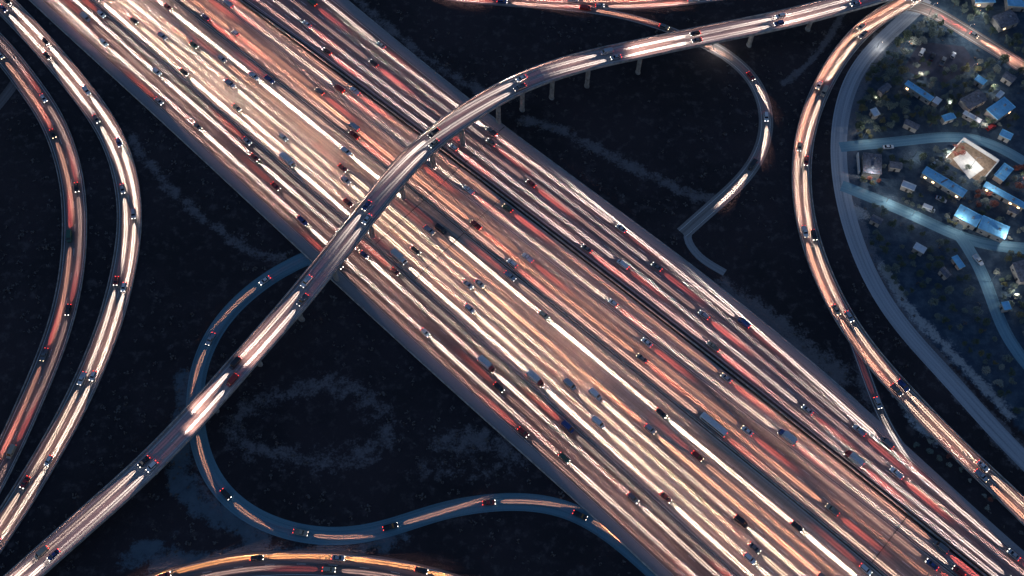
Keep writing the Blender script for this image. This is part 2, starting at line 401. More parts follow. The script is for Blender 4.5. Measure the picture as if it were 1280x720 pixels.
for px, w, s, k in [([(165, 172), (183, 205), (208, 242), (250, 285), (298, 318), (350, 322)], 2.2, 2.8, .95),
                    ([(648, 150), (690, 151), (728, 160), (758, 186), (790, 216), (815, 240), (850, 250), (892, 246)], 2.6, 3.0, 1),
                    ([(292, 548), (300, 505), (338, 468), (392, 452), (440, 458), (486, 482), (524, 520), (556, 552), (530, 584), (472, 600), (414, 592), (362, 572), (318, 560), (292, 548)], 3.4, 6.5, .95),
                    ([(556, 552), (605, 552), (645, 572)], 5.0, 6.0, .9),
                    ([(640, 578), (590, 592), (520, 590)], 2.5, 5, .7),
                    ([(448, 0), (490, 38), (550, 84), (606, 118)], 2.2, 3.0, 1),
                    ([(905, 365), (935, 385), (975, 412), (1010, 445), (1050, 470)], 6.0, 5.0, 1),
                    ([(1075, 440), (1080, 490), (1100, 530)], 2.5, 3, .9)]:
    dirt = np.maximum(dirt, field(px, w, s) * k)
dirt = np.maximum(dirt, field([(1111, 42), (1082, 72), (1064, 100), (1053, 135), (1048, 170), (1049, 215), (1058, 265), (1072, 310), (1092, 355), (1122, 402), (1160, 445), (1200, 488), (1240, 534), (1280, 575)], 4.6, 1.8))
dirt = np.maximum(dirt, field([(1085, -20), (1060, 5), (1046, 30), (1030, 57), (1008, 82), (980, 104)], 1.6, 1.2))
for px, w, s, k in [([(1102, 335), (1142, 392), (1180, 430), (1220, 474), (1262, 518)], 2.4, 2.2, 1.0),
                    ([(1066, 262), (1078, 268)], 3.0, 2.0, 1.0),
                    ([(1108, 478), (1135, 515), (1170, 552)], 2.2, 1.8, .8)]:
    pale = np.maximum(pale, field(px, w, s) * k)
for px, w, s in [([(236, 470), (228, 540), (222, 610), (200, 665), (165, 700)], 4.5, 3), ([(225, 600), (262, 640), (330, 668), (300, 700), (200, 705)], 5.5, 4), ([(300, 690), (400, 690), (470, 680), (500, 668)], 3, 3)]:
    apron = np.maximum(apron, field(px, w, s))
for cx, cy, rx, ry in [(260, 674, 36, 12), (197, 645, 32, 30)]:
    c = at(cx, cy); e = at(cx + rx, cy); f_ = at(cx, cy - ry)
    q = np.hypot((Gn[:, 0] - c[0]) / abs(e[0] - c[0]), (Gn[:, 1] - c[1]) / abs(f_[1] - c[1]))
    apron *= np.clip((q - .85) / .3, 0, 1)
blue = np.zeros(len(Gn))
town = np.array([at(*p)[:2] for p in [(1150, -40), (1062, 110), (1056, 200), (1072, 290), (1135, 400), (1300, 560), (1400, 300), (1400, -60)]])
def inpoly(G, P):
    r = np.zeros(len(G), bool); j = len(P) - 1
    for i in range(len(P)):
        xi, yi = P[i]; xj, yj = P[j]
        c = ((yi > G[:, 1]) != (yj > G[:, 1])) & (G[:, 0] < (xj - xi) * (G[:, 1] - yi) / (yj - yi + 1e-12) + xi)
        r ^= c; j = i
    return r
blue[inpoly(Gn, town)] = 1
zg = np.zeros(len(G))
nx_, ny_ = len(xs), len(ys)
fc = [(j * nx_ + i, j * nx_ + i + 1, (j + 1) * nx_ + i + 1, (j + 1) * nx_ + i) for j in range(ny_ - 1) for i in range(nx_ - 1)]
gm, nt, b = newmat('ground_scrub')
tc = N(nt, 'ShaderNodeTexCoord'); oc = tc.outputs['Object']
def attr(n):
    a = N(nt, 'ShaderNodeAttribute'); a.attribute_name = n; return a.outputs['Fac']
n1 = noise(nt, oc, .02, 6, .6); n2 = noise(nt, oc, .22, 6, .65); n3 = noise(nt, oc, 1.1, 5, .7)
c = mix(nt, sstep(nt, n1, .35, .65), (.011, .009, .012), (.030, .021, .025))
c = mix(nt, math_(nt, 'MULTIPLY', sstep(nt, n2, .5, .72), .9), c, (.075, .06, .06))
c = mix(nt, math_(nt, 'MULTIPLY', sstep(nt, n3, .62, .8), .85), c, (.15, .13, .125))
c = mix(nt, math_(nt, 'MULTIPLY', attr('blue'), .75), c, mix(nt, sstep(nt, n2, .4, .65), (.025, .06, .10), (.07, .12, .16)))  # blue ambient dusk light put into the town's ground colour
nmid = noise(nt, oc, .09, 4, .6)
nc = math_(nt, 'ADD', math_(nt, 'ADD', math_(nt, 'MULTIPLY', sstep(nt, n2, .38, .62), .4), math_(nt, 'MULTIPLY', sstep(nt, n3, .38, .62), .3)), math_(nt, 'MULTIPLY', sstep(nt, nmid, .36, .64), .3))
def soft(a):
    return math_(nt, 'MULTIPLY', sstep(nt, math_(nt, 'ADD', a, math_(nt, 'MULTIPLY', math_(nt, 'SUBTRACT', nc, .55), .9)), .3, .85), sstep(nt, a, 0, .12))
c = mix(nt, math_(nt, 'MULTIPLY', soft(attr('dirt')), .42), c, mix(nt, n3, (.16, .15, .155), (.36, .34, .34)))
c = mix(nt, math_(nt, 'MULTIPLY', soft(attr('apron')), .8), c, mix(nt, n2, (.05, .085, .11), (.12, .17, .20)))
c = mix(nt, soft(attr('pale')), c, mix(nt, n3, (.2, .21, .21), (.5, .5, .48)))
nt.links.new(c, b.inputs['Base Color']); b.inputs['Roughness'].default_value = .95
bp = N(nt, 'ShaderNodeBump'); bp.inputs['Strength'].default_value = .6; bp.inputs['Distance'].default_value = .4
nt.links.new(n3, bp.inputs['Height']); nt.links.new(bp.outputs[0], b.inputs['Normal'])
gme = mesh('ground', np.c_[G, zg], fc, gm)
for nm, arr in (('dirt', dirt), ('pale', pale), ('apron', apron), ('blue', blue)):
    full = np.zeros(len(G), np.float32); full[near] = arr
    a = gme.attributes.new(nm, 'FLOAT', 'POINT'); a.data.foreach_set('value', full)
link('ground', gme, kind='structure')

# everything that vegetation and houses must keep clear of
def clear_of_roads(p, pad):
    q = np.array([p[:2]])
    for P, w in RAMPS.values():
        if dist_poly(q, P[::3])[0] < w / 2 + pad: return False
    s = q[0] @ ax; t = q[0] @ an
    lo = min(np.interp(s, SG, T['L']), np.interp(s, SG, T['R'])); hi = max(np.interp(s, SG, T['L']), np.interp(s, SG, T['R']))
    if lo - pad < t < hi + pad: return False
    return True

# ------------------------------------------------------------------ beams of the vehicle lamps, shaped into light trails
def beam(name, col, power, alpha, cone, h, peak_x, w0, wide, d0, d1, d2, spill=(1, .53, .42), ws=3.8, curve=0.0):
    """a spot lamp whose lens spreads the light evenly over the road in two pools, one per lamp"""
    L = bpy.data.lights.new(name, 'SPOT'); L.energy = power; L.color = (1, 1, 1)
    L.spot_size = 2 * R(cone); L.spot_blend = .15; L.shadow_soft_size = .04
    L.use_nodes = True; nt = L.node_tree; em = nt.nodes['Emission']
    tc = N(nt, 'ShaderNodeTexCoord'); sep = N(nt, 'ShaderNodeSeparateXYZ'); nt.links.new(tc.outputs['Normal'], sep.inputs[0])
    x, y, z = sep.outputs
    sa, ca = math.sin(R(alpha)), math.cos(R(alpha))
    az = math_(nt, 'ABSOLUTE', z)
    fwd = math_(nt, 'ADD', math_(nt, 'MULTIPLY', y, sa), math_(nt, 'MULTIPLY', az, ca))
    dn = math_(nt, 'SUBTRACT', math_(nt, 'MULTIPLY', az, sa), math_(nt, 'MULTIPLY', y, ca))
    dn = math_(nt, 'MAXIMUM', dn, .003)
    D = math_(nt, 'DIVIDE', math_(nt, 'MULTIPLY', fwd, h), dn)
    l = math_(nt, 'DIVIDE', math_(nt, 'MULTIPLY', x, h), dn)
    if curve: l = math_(nt, 'ADD', l, math_(nt, 'MULTIPLY', math_(nt, 'MULTIPLY', D, D), curve / 2))   # pools bent along the lane to imitate curved light trails
    l = math_(nt, 'ABSOLUTE', l)
    q = math_(nt, 'DIVIDE', math_(nt, 'SUBTRACT', l, peak_x), w0)
    core = math_(nt, 'POWER', 2.718, math_(nt, 'MULTIPLY', math_(nt, 'MULTIPLY', q, q), -1))
    q2 = math_(nt, 'DIVIDE', l, ws)
    wd = math_(nt, 'MULTIPLY', math_(nt, 'POWER', 2.718, math_(nt, 'MULTIPLY', math_(nt, 'MULTIPLY', q2, q2), -1)), wide * .175)  # broad warm spill added to imitate the even glow over the pavement
    g = math_(nt, 'ADD', core, wd)
    nt.links.new(mix(nt, math_(nt, 'DIVIDE', core, math_(nt, 'ADD', g, .0001)), spill, col), em.inputs['Color'])
    g = math_(nt, 'MULTIPLY', g, sstep(nt, D, d0 * .4, d0))
    g = math_(nt, 'MULTIPLY', g, math_(nt, 'SUBTRACT', 1.0, sstep(nt, D, d1, d2)))
    inv = math_(nt, 'DIVIDE', h * h, math_(nt, 'MULTIPLY', math_(nt, 'MULTIPLY', dn, dn), dn))
    nt.links.new(math_(nt, 'MULTIPLY', g, inv), em.inputs['Strength'])
    return L
KB = 165.0
HEADS = {}
def head(col, k, wide=.15, reach=(56, 78), curve=0.0):
    key = (col, k, wide, reach, curve)
    if key not in HEADS:
        c = dict(white=(1, .90, .80), cream=(1, .82, .68), orange=(1, .52, .36), pink=(1, .68, .58), gold=(1, .45, .16), amber=(1, .27, .13))[col]  # orange, pink, gold and amber tints imitate the trail colours
        HEADS[key] = beam('headlight_' + col, c, KB * k, 10, 13, .7, .45, .27, wide, 2.2, *reach, curve=curve)
    return HEADS[key]
def tail(k, curve=0.0):
    key = ('red', k, curve)
    if key not in HEADS: HEADS[key] = beam('tail_light_red', (1, .17, .14), KB * .36 * k, 14, 15, .8, .5, .42, .3, 1.6, 9, 26, spill=(1, .30, .24), ws=1.6, curve=curve)
    return HEADS[key]

# ------------------------------------------------------------------ vehicles
def sec(x, hw, zb, zt, r=.86):
    return [(x, -hw * .92, zb), (x, -hw, zb + .15), (x, -hw, zt - .14), (x, -hw * r, zt), (x, hw * r, zt), (x, hw, zt - .14), (x, hw, zb + .15), (x, hw * .92, zb)]
def house(mb, x0, x1, hw, z0, xa, xb, hwt, z1, mi=0):
    mb.add([(x0, -hw, z0), (x1, -hw, z0), (x1, hw, z0), (x0, hw, z0), (xa, -hwt, z1), (xb, -hwt, z1), (xb, hwt, z1), (xa, hwt, z1)],
           [(3, 2, 1, 0), (4, 5, 6, 7), (0, 1, 5, 4), (1, 2, 6, 5), (2, 3, 7, 6), (3, 0, 4, 7)], mi)
def pillars(mb, x0, x1, hw, z0, xa, xb, hwt, z1):
    for sy in (1, -1):
        mb.tube((x0, sy * hw, z0), (xa, sy * hwt, z1), .05, n=5); mb.tube((x1, sy * hw, z0), (xb, sy * hwt, z1), .05, n=5)
        xm = (xa + xb) / 2; mb.tube((xm, sy * hw, z0), (xm, sy * hwt, z1), .05, n=5)
def wheel_data(r=.33, w=.22):
    mb = MB(); mb.tube((0, -w / 2, 0), (0, w / 2, 0), r, n=16)
    mb.tube((0, -w / 2 - .01, 0), (0, w / 2 + .01, 0), r * .6, n=12, mi=1)
    return mb.data('wheel', [M['tyre'], M['steel']])
WH = wheel_data(); WHB = wheel_data(.5, .3)
def lampbox(w, dx, hgt, nm, m):
    mb = MB(); mb.box(-dx, dx * .25, -w / 2, w / 2, -hgt / 2, hgt / 2, inset=.02); return mb.data(nm, m)
HLW = lampbox(.42, .3, .16, 'headlight', M['hl_white']); HLO = lampbox(.42, .3, .16, 'headlight', M['hl_warm'])
TLR = lampbox(.36, .16, .2, 'tail_light', M['tl_red'])
PROTO = {}
def proto(kind):
    """mesh data for each part of one kind of vehicle: list of (name, data, loc)"""
    parts = []; b = MB(); g = MB(); body0 = PAINT['white']; wd = WH
    if kind in ('sedan', 'hatchback', 'suv'):
        if kind == 'sedan':
            Lf, Lr, zt, G_ = 2.4, -2.4, .98, (-1.85, 1.15, .86, .94, -1.0, .30, .62, 1.42)
        elif kind == 'hatchback':
            Lf, Lr, zt, G_ = 2.0, -2.0, .98, (-1.95, 1.0, .84, .94, -1.55, .25, .62, 1.48)
        else:
            Lf, Lr, zt, G_ = 2.4, -2.4, 1.12, (-2.3, 1.1, .92, 1.08, -2.05, .45, .74, 1.74)
        w = .93 if kind != 'suv' else .98
        b.loft([sec(Lr, w * .84, .36, zt - .12), sec(Lr + .14, w * .95, .25, zt), sec(-1.3, w, .22, zt + .01), sec(.7, w, .22, zt), sec(1.5, w * .98, .22, zt - .08), sec(Lf - .2, w * .9, .25, zt - .2), sec(Lf, w * .72, .34, zt - .34)])
        house(g, *G_)
        x0, x1, hw, z0, xa, xb, hwt, z1 = G_
        b.box(xa - .04, xb + .04, -hwt - .03, hwt + .03, z1 + .003, z1 + .05, inset=.05)
        pillars(b, *G_)
        for sy in (1, -1): b.box(x1 - .25, x1 - .05, sy * w, sy * (w + .17), z0 - .02, z0 + .14)
        wx = (-1.4, 1.45) if kind != 'hatchback' else (-1.2, 1.25); wy = w - .1; hz, tz = zt - .32, zt - .18
        extra = []
    elif kind == 'pickup':
        Lf, Lr, w = 2.75, -2.75, .98
        b.loft([sec(-.55, w, .35, 1.12), sec(.9, w, .35, 1.12), sec(1.4, w, .35, 1.08), sec(Lf - .2, w * .93, .38, .98), sec(Lf, w * .8, .45, .84)])
        b.box(Lr, -.56, -w, w, .4, .62)                    # bed floor and its sides
        b.box(Lr, -.56, -w, -w + .12, .62, 1.12); b.box(Lr, -.56, w - .12, w, .62, 1.12); b.box(Lr, Lr + .1, -w + .12, w - .12, .62, 1.1)
        G_ = (-.5, 1.25, .9, 1.08, -.38, .6, .74, 1.72); house(g, *G_); pillars(b, *G_)
        b.box(-.42, .64, -.77, .77, 1.723, 1.78, inset=.05)
        wx = (-1.75, 1.7); wy = .85; hz, tz = .82, .95; extra = []
    elif kind == 'van':
        Lf, Lr, w = 2.75, -2.75, 1.0
        b.loft([sec(Lr, w, .3, 2.1, .9), sec(Lr + .1, w, .25, 2.2, .9), sec(.9, w, .25, 2.2, .9), sec(1.25, w, .25, 2.1, .88), sec(1.95, w * .96, .25, 1.25, .85), sec(Lf, w * .84, .35, .95, .85)])
        g.add([(1.28, -.80, 2.06), (1.28, .80, 2.06), (1.93, .86, 1.29), (1.93, -.86, 1.29), (1.26, -.80, 2.1), (1.26, .80, 2.1)], [(0, 3, 2, 1)])
        g.v = [(x + .03, y, z + .03) for x, y, z in g.v]
        for sy in (1, -1): g.box(.55, 1.2, min(sy * 1.003, sy * 1.01), max(sy * 1.003, sy * 1.01), 1.25, 1.8)
        wx = (-1.75, 1.8); wy = .88; hz, tz = .8, 1.1; extra = []
    elif kind == 'box_truck':
        Lf, Lr, w = 3.9, -3.9, 1.12; wd = WHB
        b.loft([sec(2.0, w * .9, .5, 2.3), sec(3.2, w * .9, .5, 2.25), sec(3.65, w * .9, .5, 1.4), sec(Lf, w * .85, .5, 1.1)])
        b.box(Lr, 2.0, -.5, .5, .55, .8, 1)
        g.add([(3.25, -.85, 2.2), (3.25, .85, 2.2), (3.68, .9, 1.45), (3.68, -.9, 1.45)], [(0, 3, 2, 1)])
        x = MB(); x.box(Lr, 1.85, -1.22, 1.22, .85, 3.3, inset=.03)
        for k in range(8): x.box(Lr + .3 + k * .68, Lr + .36 + k * .68, -1.18, 1.18, 3.302, 3.33)
        extra = [('cargo_box', x.data('cargo_box', M['cargo']), (0, 0, 0))]
        wx = (-2.4, 2.9); wy = .95; hz, tz = .85, .8
    elif kind == 'semi_truck':
        Lf, Lr, w = 8.2, -8.2, 1.22; wd = WHB
        b.loft([sec(4.6, w, .6, 3.3), sec(6.3, w, .6, 3.4), sec(6.75, w * .95, .6, 2.2), sec(7.9, w * .85, .6, 1.8), sec(Lf, w * .7, .6, 1.5)])
        g.add([(6.36, -.98, 3.25), (6.36, .98, 3.25), (6.8, 1.0, 2.3), (6.8, -1.0, 2.3)], [(0, 3, 2, 1)])
        x = MB(); x.box(Lr, 4.2, -1.27, 1.27, 1.15, 4.0, inset=.03); x.box(Lr, 3.8, -.5, .5, .8, 1.15)
        for k in range(14): x.box(Lr + .4 + k * .88, Lr + .46 + k * .88, -1.22, 1.22, 4.002, 4.03)
        extra = [('trailer', x.data('trailer', M['cargo']), (0, 0, 0))]
        wx = (-6.5, -5.3, 5.0, 7.4); wy = 1.0; hz, tz = .95, .95
    else:  # bus
        Lf, Lr, w = 6.0, -6.0, 1.25; wd = WHB
        b.loft([sec(Lr, w * .96, .4, 2.95, .9), sec(Lr + .15, w, .35, 3.1, .9), sec(Lf - .4, w, .35, 3.1, .9), sec(Lf, w * .94, .4, 2.8, .9)])
        b.box(-3.5, -1.2, -.7, .7, 3.103, 3.32, inset=.08); b.box(1.2, 3.0, -.6, .6, 3.103, 3.28, inset=.08)
        g.box(Lf - .02, Lf + .02, -1.0, 1.0, 1.3, 2.5)
        for sy in (1, -1): g.box(-5.6, 5.3, min(sy * 1.253, sy * 1.27), max(sy * 1.253, sy * 1.27), 1.5, 2.5)
        wx = (-3.8, 4.0); wy = 1.05; hz, tz = .8, 1.0; extra = []
    parts.append(('body', b.data('body', [body0, M['trim']]), (0, 0, 0)))
    parts.append(('windows', g.data('windows', M['glass']), (0, 0, 0)))
    parts += extra
    rr = .5 if wd is WHB else .33
    for x in wx:
        for sy in (1, -1): parts.append(('wheel', wd, (x, sy * wy, rr)))
    ww = {'box_truck': .85, 'semi_truck': .72, 'bus': .95}.get(kind, .62)
    for sy in (1, -1):
        parts.append(('headlight', HLW, (Lf - .08, sy * ww, hz)))
        parts.append(('tail_light', TLR, (Lr - .02, sy * (ww if kind not in ('box_truck', 'semi_truck', 'bus') else 1.0), tz)))
    return parts, Lf, Lr
SHOW = dict(sedan=('sedan', 'car'), hatchback=('hatchback', 'car'), suv=('SUV', 'car'), pickup=('pickup truck', 'pickup truck'), van=('panel van', 'van'),
            box_truck=('box truck', 'truck'), semi_truck=('semi truck', 'truck'), bus=('bus', 'bus'))
NAMES = dict(sedan='car', hatchback='car', suv='car', pickup='pickup_truck', van='van', box_truck='box_truck', semi_truck='semi_truck', bus='bus')
PLACED = []; COUNT = {}
def vehicle(kind, colour, pos, rz, label, group, hd=None, tl=None, pitch=0.0, parked=False, yaw=0.0):
    if kind not in PROTO: PROTO[kind] = proto(kind)
    parts, Lf, Lr = PROTO[kind]
    root = empty(NAMES[kind], tuple(map(float, pos)), rz, label=label, cat=SHOW[kind][1], group=group)
    root.rotation_euler = (0, pitch, rz)
    COUNT[SHOW[kind][1]] = COUNT.get(SHOW[kind][1], 0) + 1
    for nm, me, loc in parts:
        if parked and nm in ('headlight', 'tail_light'): me2 = PARKED[nm]
        else: me2 = HLO if (nm == 'headlight' and hd and hd.name.startswith('headlight_o')) else me
        o = bpy.data.objects.new(nm, me2); o.location = loc; o.parent = root; COL.objects.link(o)
        if nm == 'body':
            o.material_slots[0].link = 'OBJECT'; o.material_slots[0].material = PAINT[colour]
    if hd:
        o = bpy.data.objects.new('headlight_beam', hd); o.parent = root; o.location = (Lf + .15, 0, .7)  # one spot per vehicle front, shaped to lay a light trail ahead
        o.rotation_euler = (R(90 - 10), 0, R(-90) + yaw); COL.objects.link(o)
    if tl:
        o = bpy.data.objects.new('tail_light_trail_spot', tl); o.parent = root; o.location = (Lr - .12, 0, .8)  # red spot shaped to lay a light trail behind
        o.rotation_euler = (R(90 - 14), 0, R(90) - yaw); COL.objects.link(o)
    return root
PARKED = {'headlight': lampbox(.42, .3, .16, 'headlight', M['steel']), 'tail_light': lampbox(.36, .16, .2, 'tail_light', plain('lens_red', (.25, .01, .01), .3))}
ORD = ['first', 'second', 'third', 'fourth', 'fifth', 'sixth', 'seventh', 'eighth']
def nth(k): return '%d%s' % (k, 'th' if 10 <= k % 100 <= 20 else {1: 'st', 2: 'nd', 3: 'rd'}.get(k % 10, 'th'))
COLS = ['white'] * 5 + ['silver'] * 4 + ['grey'] * 3 + ['black'] * 4 + ['red'] * 2 + ['blue'] * 2 + ['beige'] + ['green']
def pick(heavy=True):
    r = random.random()
    if r < .30: return 'sedan'
    if r < .40: return 'hatchback'
    if r < .62: return 'suv'
    if r < .80: return 'pickup'
    if r < .93: return 'van'
    if not heavy: return 'sedan'
    return 'box_truck' if r < .98 else ('semi_truck' if r < .992 else 'bus')
LEN = dict(sedan=4.8, hatchback=4, suv=4.8, pickup=5.5, van=5.5, box_truck=7.8, semi_truck=16.4, bus=12)
def visible(p):
    x, y, z = p[0], p[1], p[2] - H
    f = -(y * (-ST) * -1 * -1 + 0) if False else None
    cy = y * CT + z * ST; cz = -y * ST + z * CT     # camera frame (inverse rotation)
    u = 640 + F * x / -cz; v = 360 - F * cy / -cz
    return u, v
def fill(Pl, spacing, hdk, tlk, direction, wherelabel, group, zoff=0.0, jit=.35, heavy=True, start=None, zone=None, reach=(74, 104), look=0):
    """drives a lane: vehicles along the path Pl at about the given spacing"""
    s = arclen(Pl); pos = random.uniform(0, spacing) if start is None else start; todo = []
    while pos < s[-1]:
        kind = pick(heavy)
        p = np.array([np.interp(pos, s, Pl[:, k]) for k in range(3)]); q = np.array([np.interp(min(pos + 3, s[-1]), s, Pl[:, k]) for k in range(3)])
        q0 = np.array([np.interp(max(pos - 3, 0), s, Pl[:, k]) for k in range(3)])
        d = q - q0; a = math.atan2(d[1], d[0]); sl = math.atan2(d[2], math.hypot(d[0], d[1]))
        if direction < 0: a += math.pi; sl = -sl
        yaw = kf = kr = 0.0
        if look:
            for sgn in (1, -1):
                pa = pos + sgn * direction * 24
                if not 0 < pa < s[-1]: pa = pos - sgn * direction * 24; fl_ = True
                else: fl_ = False
                q1 = np.array([np.interp(pa, s, Pl[:, k]) for k in range(2)]) - p[:2]
                lx = q1[0] * math.cos(a) + q1[1] * math.sin(a); ly = -q1[0] * math.sin(a) + q1[1] * math.cos(a)
                kk = round(2 * ly / (lx * lx + 1e-6) / .0005) * .0005     # + bends to the vehicle's left
                if sgn > 0: kf = kk
                else: kr = kk
        u, v = visible(p)
        m = 120
        rad = LEN[kind] / 2
        ok = -m < u < 1280 + m and -m < v < 720 + m
        inside = 3 < u < 1277 and 3 < v < 717
        if zone and not zone(u, v): ok = False
        if ok:
            for (pp, rr) in PLACED:
                dd = pp - p
                if abs(dd[2]) < 6:
                    lo = abs(dd[0] * math.cos(a) + dd[1] * math.sin(a)); la = abs(-dd[0] * math.sin(a) + dd[1] * math.cos(a))
                    if la < 2.5 and lo < rad + rr + 1.5: ok = False; break
            for pp in PIERS:
                if p[2] < 3 and np.linalg.norm(pp - p[:2]) < rad + 2.2 and abs(-(pp - p[:2])[0] * math.sin(a) + (pp - p[:2])[1] * math.cos(a)) < 2.6: ok = False
        if ok:
            todo.append((v, inside, kind, p, a, sl, rad, (kf, kr))); PLACED.append((p, rad))
        pos += spacing * random.uniform(1 - jit, 1 + jit) + (LEN[kind] - 4.8)
    todo.sort(key=lambda t: t[0]); k = 0; ko = 0
    for v, inside, kind, p, a, sl, rad, yaw in todo:
        col = random.choice(COLS)
        if kind in ('box_truck', 'semi_truck'): col = random.choice(['white', 'white', 'blue', 'red'])
        if kind == 'bus': col = random.choice(['white', 'silver'])
        if inside: k += 1; lb = '%s %s, %s vehicle down %s' % (col, SHOW[kind][0], nth(k), wherelabel)
        else: ko += 1; lb = '%s %s, %s beyond edges %s' % (col, SHOW[kind][0], nth(ko), wherelabel)
        h_ = hdk[random.randrange(len(hdk))] if hdk else None; t_ = tlk[random.randrange(len(tlk))] if tlk else None
        vehicle(kind, col, (p[0], p[1], p[2] + zoff + .01), a, lb, group, head(*h_, reach=reach, curve=yaw[0]) if h_ else None, tail(t_, curve=-yaw[1]) if t_ else None, pitch=-sl)
W, C_, O_, P_ = 'white', 'cream', 'orange', 'pink'
def lanes(cw, specs, direction, cname):
    nm, a, b, z0, z1, n = cw[:6]
    for i, sp in enumerate(specs):
        if sp is None: continue
        f = z0 + (i + .5) / n * (z1 - z0)
        Pl = line(T[a] * (1 - f) + T[b] * f, ZF)
        for zone_spec in (sp if isinstance(sp, list) else [sp]):
            spacing, hk, tk = zone_spec[:3]
            fill(Pl, spacing, hk, tk, direction, 'in lane %d of the %s' % (i + 1, cname), 'vehicles driving on the freeway', heavy=(i in (0, n - 1, n - 2)), jit=.12)
lanes(CW[0], [(120, [(P_, .35, .4)], [1.0]), (76, [(W, 1.1)], [.4]), (140, [(P_, .3, .5)], [.6]), (72, [(W, 1.2)], [.4]), (105, [(W, .4)], [1.2])], 1, 'leftmost carriageway')
lanes(CW[1], [(68, [(W, 1.15, .25)], [.15]), (78, [(C_, .75, .3), (W, .7, .3)], [.2]), (84, [(C_, .6, .4)], [.25]), (78, [(C_, .72, .3), (W, .65, .3)], [.25]), (90, [(O_, .8, .3), (C_, .7, .3)], [.4]), (150, [(O_, .35, .4)], [.3]), (64, [(W, 1.4)], [.2]), (160, [(P_, .3, .3)], [.4])], 1, 'wide cream carriageway')
lanes(CW[2], [(100, [(C_, .7, .3), (P_, .7, .3)], [1.0]), (84, [(O_, .75, .35)], [.9]), (120, [(O_, .3, .8)], [.9]), (140, [(P_, .3, .7)], [.9])], -1, 'tan middle carriageway')
lanes(CW[3], [(82, [(C_, .8, .3)], [1.0]), (105, [(O_, .55, .5)], [1.4])], -1, 'narrow two-lane carriageway')
lanes(CW[4], [(72, [(W, .85), (P_, .75)], [1.5]), (96, [(W, 1.0)], [.9]), (90, [(P_, .45)], [1.7]), (104, [(P_, .7), (W, .6)], [.9]), (66, [(W, 1.25)], [.4])], -1, 'rightmost carriageway')
def ramp_lanes(P, offs, specs, direction, cname, z, group='vehicles on the curved ramps', zone=None, jit=.12, reach=(30, 44)):
    for i, (o, sp) in enumerate(zip(offs, specs)):
        nm = cname if len(offs) == 1 else '%s lane of %s' % (('left', 'right')[i], cname)
        fill(offset(P, o), sp[0], sp[1], sp[2], direction, 'on the ' + nm, group, zoff=z, heavy=False, zone=zone, jit=jit, reach=reach, look=11)
ramp_lanes(W2, (1.9, -1.9), [(37, [(W, 1.15, .5)], [.05]), (41, [(W, .95, .5), (C_, .8, .5)], [.06])], 1, 'bright white ramp', .034)
ramp_lanes(W1, (1.9, -1.9), [(60, [(P_, .3, .4)], [.9]), (52, [(O_, .45, .4)], [1.2])], 1, 'dim red ramp', .03, reach=(34, 50))
ramp_lanes(FP, (1.9, -1.9), [(42, [(W, .62, .9)], [.06]), (44, [(W, .66, .9), (C_, .6, .9)], [.06])], 1, 'flyover', .02, group='vehicles on the flyover', reach=(34, 50))
ramp_lanes(ERP, (1.7, -1.7), [(37, [(C_, .8, .6)], [.1]), (40, [(O_, .8, .6), (C_, .65, .6)], [.25])], 1, 'orange curving ramp', .034)
ramp_lanes(JUN, (0.,), [(34, [(O_, 1.2, .7)], [1.3])], 1, 'orange road above the houses', .04, zone=lambda u, v: 1150 < u < 1262, reach=(20, 32))
ramp_lanes(LPE, (0.,), [(26, [(C_, 1.0, .3)], [.03])], 1, 'small loop right of the flyover', .042, zone=lambda u, v: v < 246 and u < 975 and v > 78, reach=(19, 26))
ramp_lanes(NSP, (0.,), [(34, [(O_, .9)], [.2])], 1, 'thin orange spur at the top', .036, zone=lambda u, v: u < 850, reach=(24, 34))
ramp_lanes(TOPR, (1.7, -1.7), [(42, [(O_, 1.0, .4), (P_, 1, .4)], [.9]), (46, [(P_, 1.0, .4)], [.9])], 1, 'top edge arc', .03)
ramp_lanes(BOT, (2.6, -1.9), [(33, [('gold', 1.3, .15)], [.05]), (60, [(P_, .5)], [.5])], 1, 'bottom edge arc', .03)
ramp_lanes(SWL, (0.,), [(34, [('amber', .55, .05)], [.02])], 1, 'blue loop ramp lower left', .038, zone=lambda u, v: not (215 < u < 285 and 485 < v < 525) and u < 760 and v > 338, reach=(28, 38))
ramp_lanes(ESP, (0.,), [(42, [(W, .55)], [.2])], 1, 'thin spur joining the freeway', .045, zone=lambda u, v: 1056 < u < 1100)
print('VEHICLES', COUNT, sum(COUNT.values()))

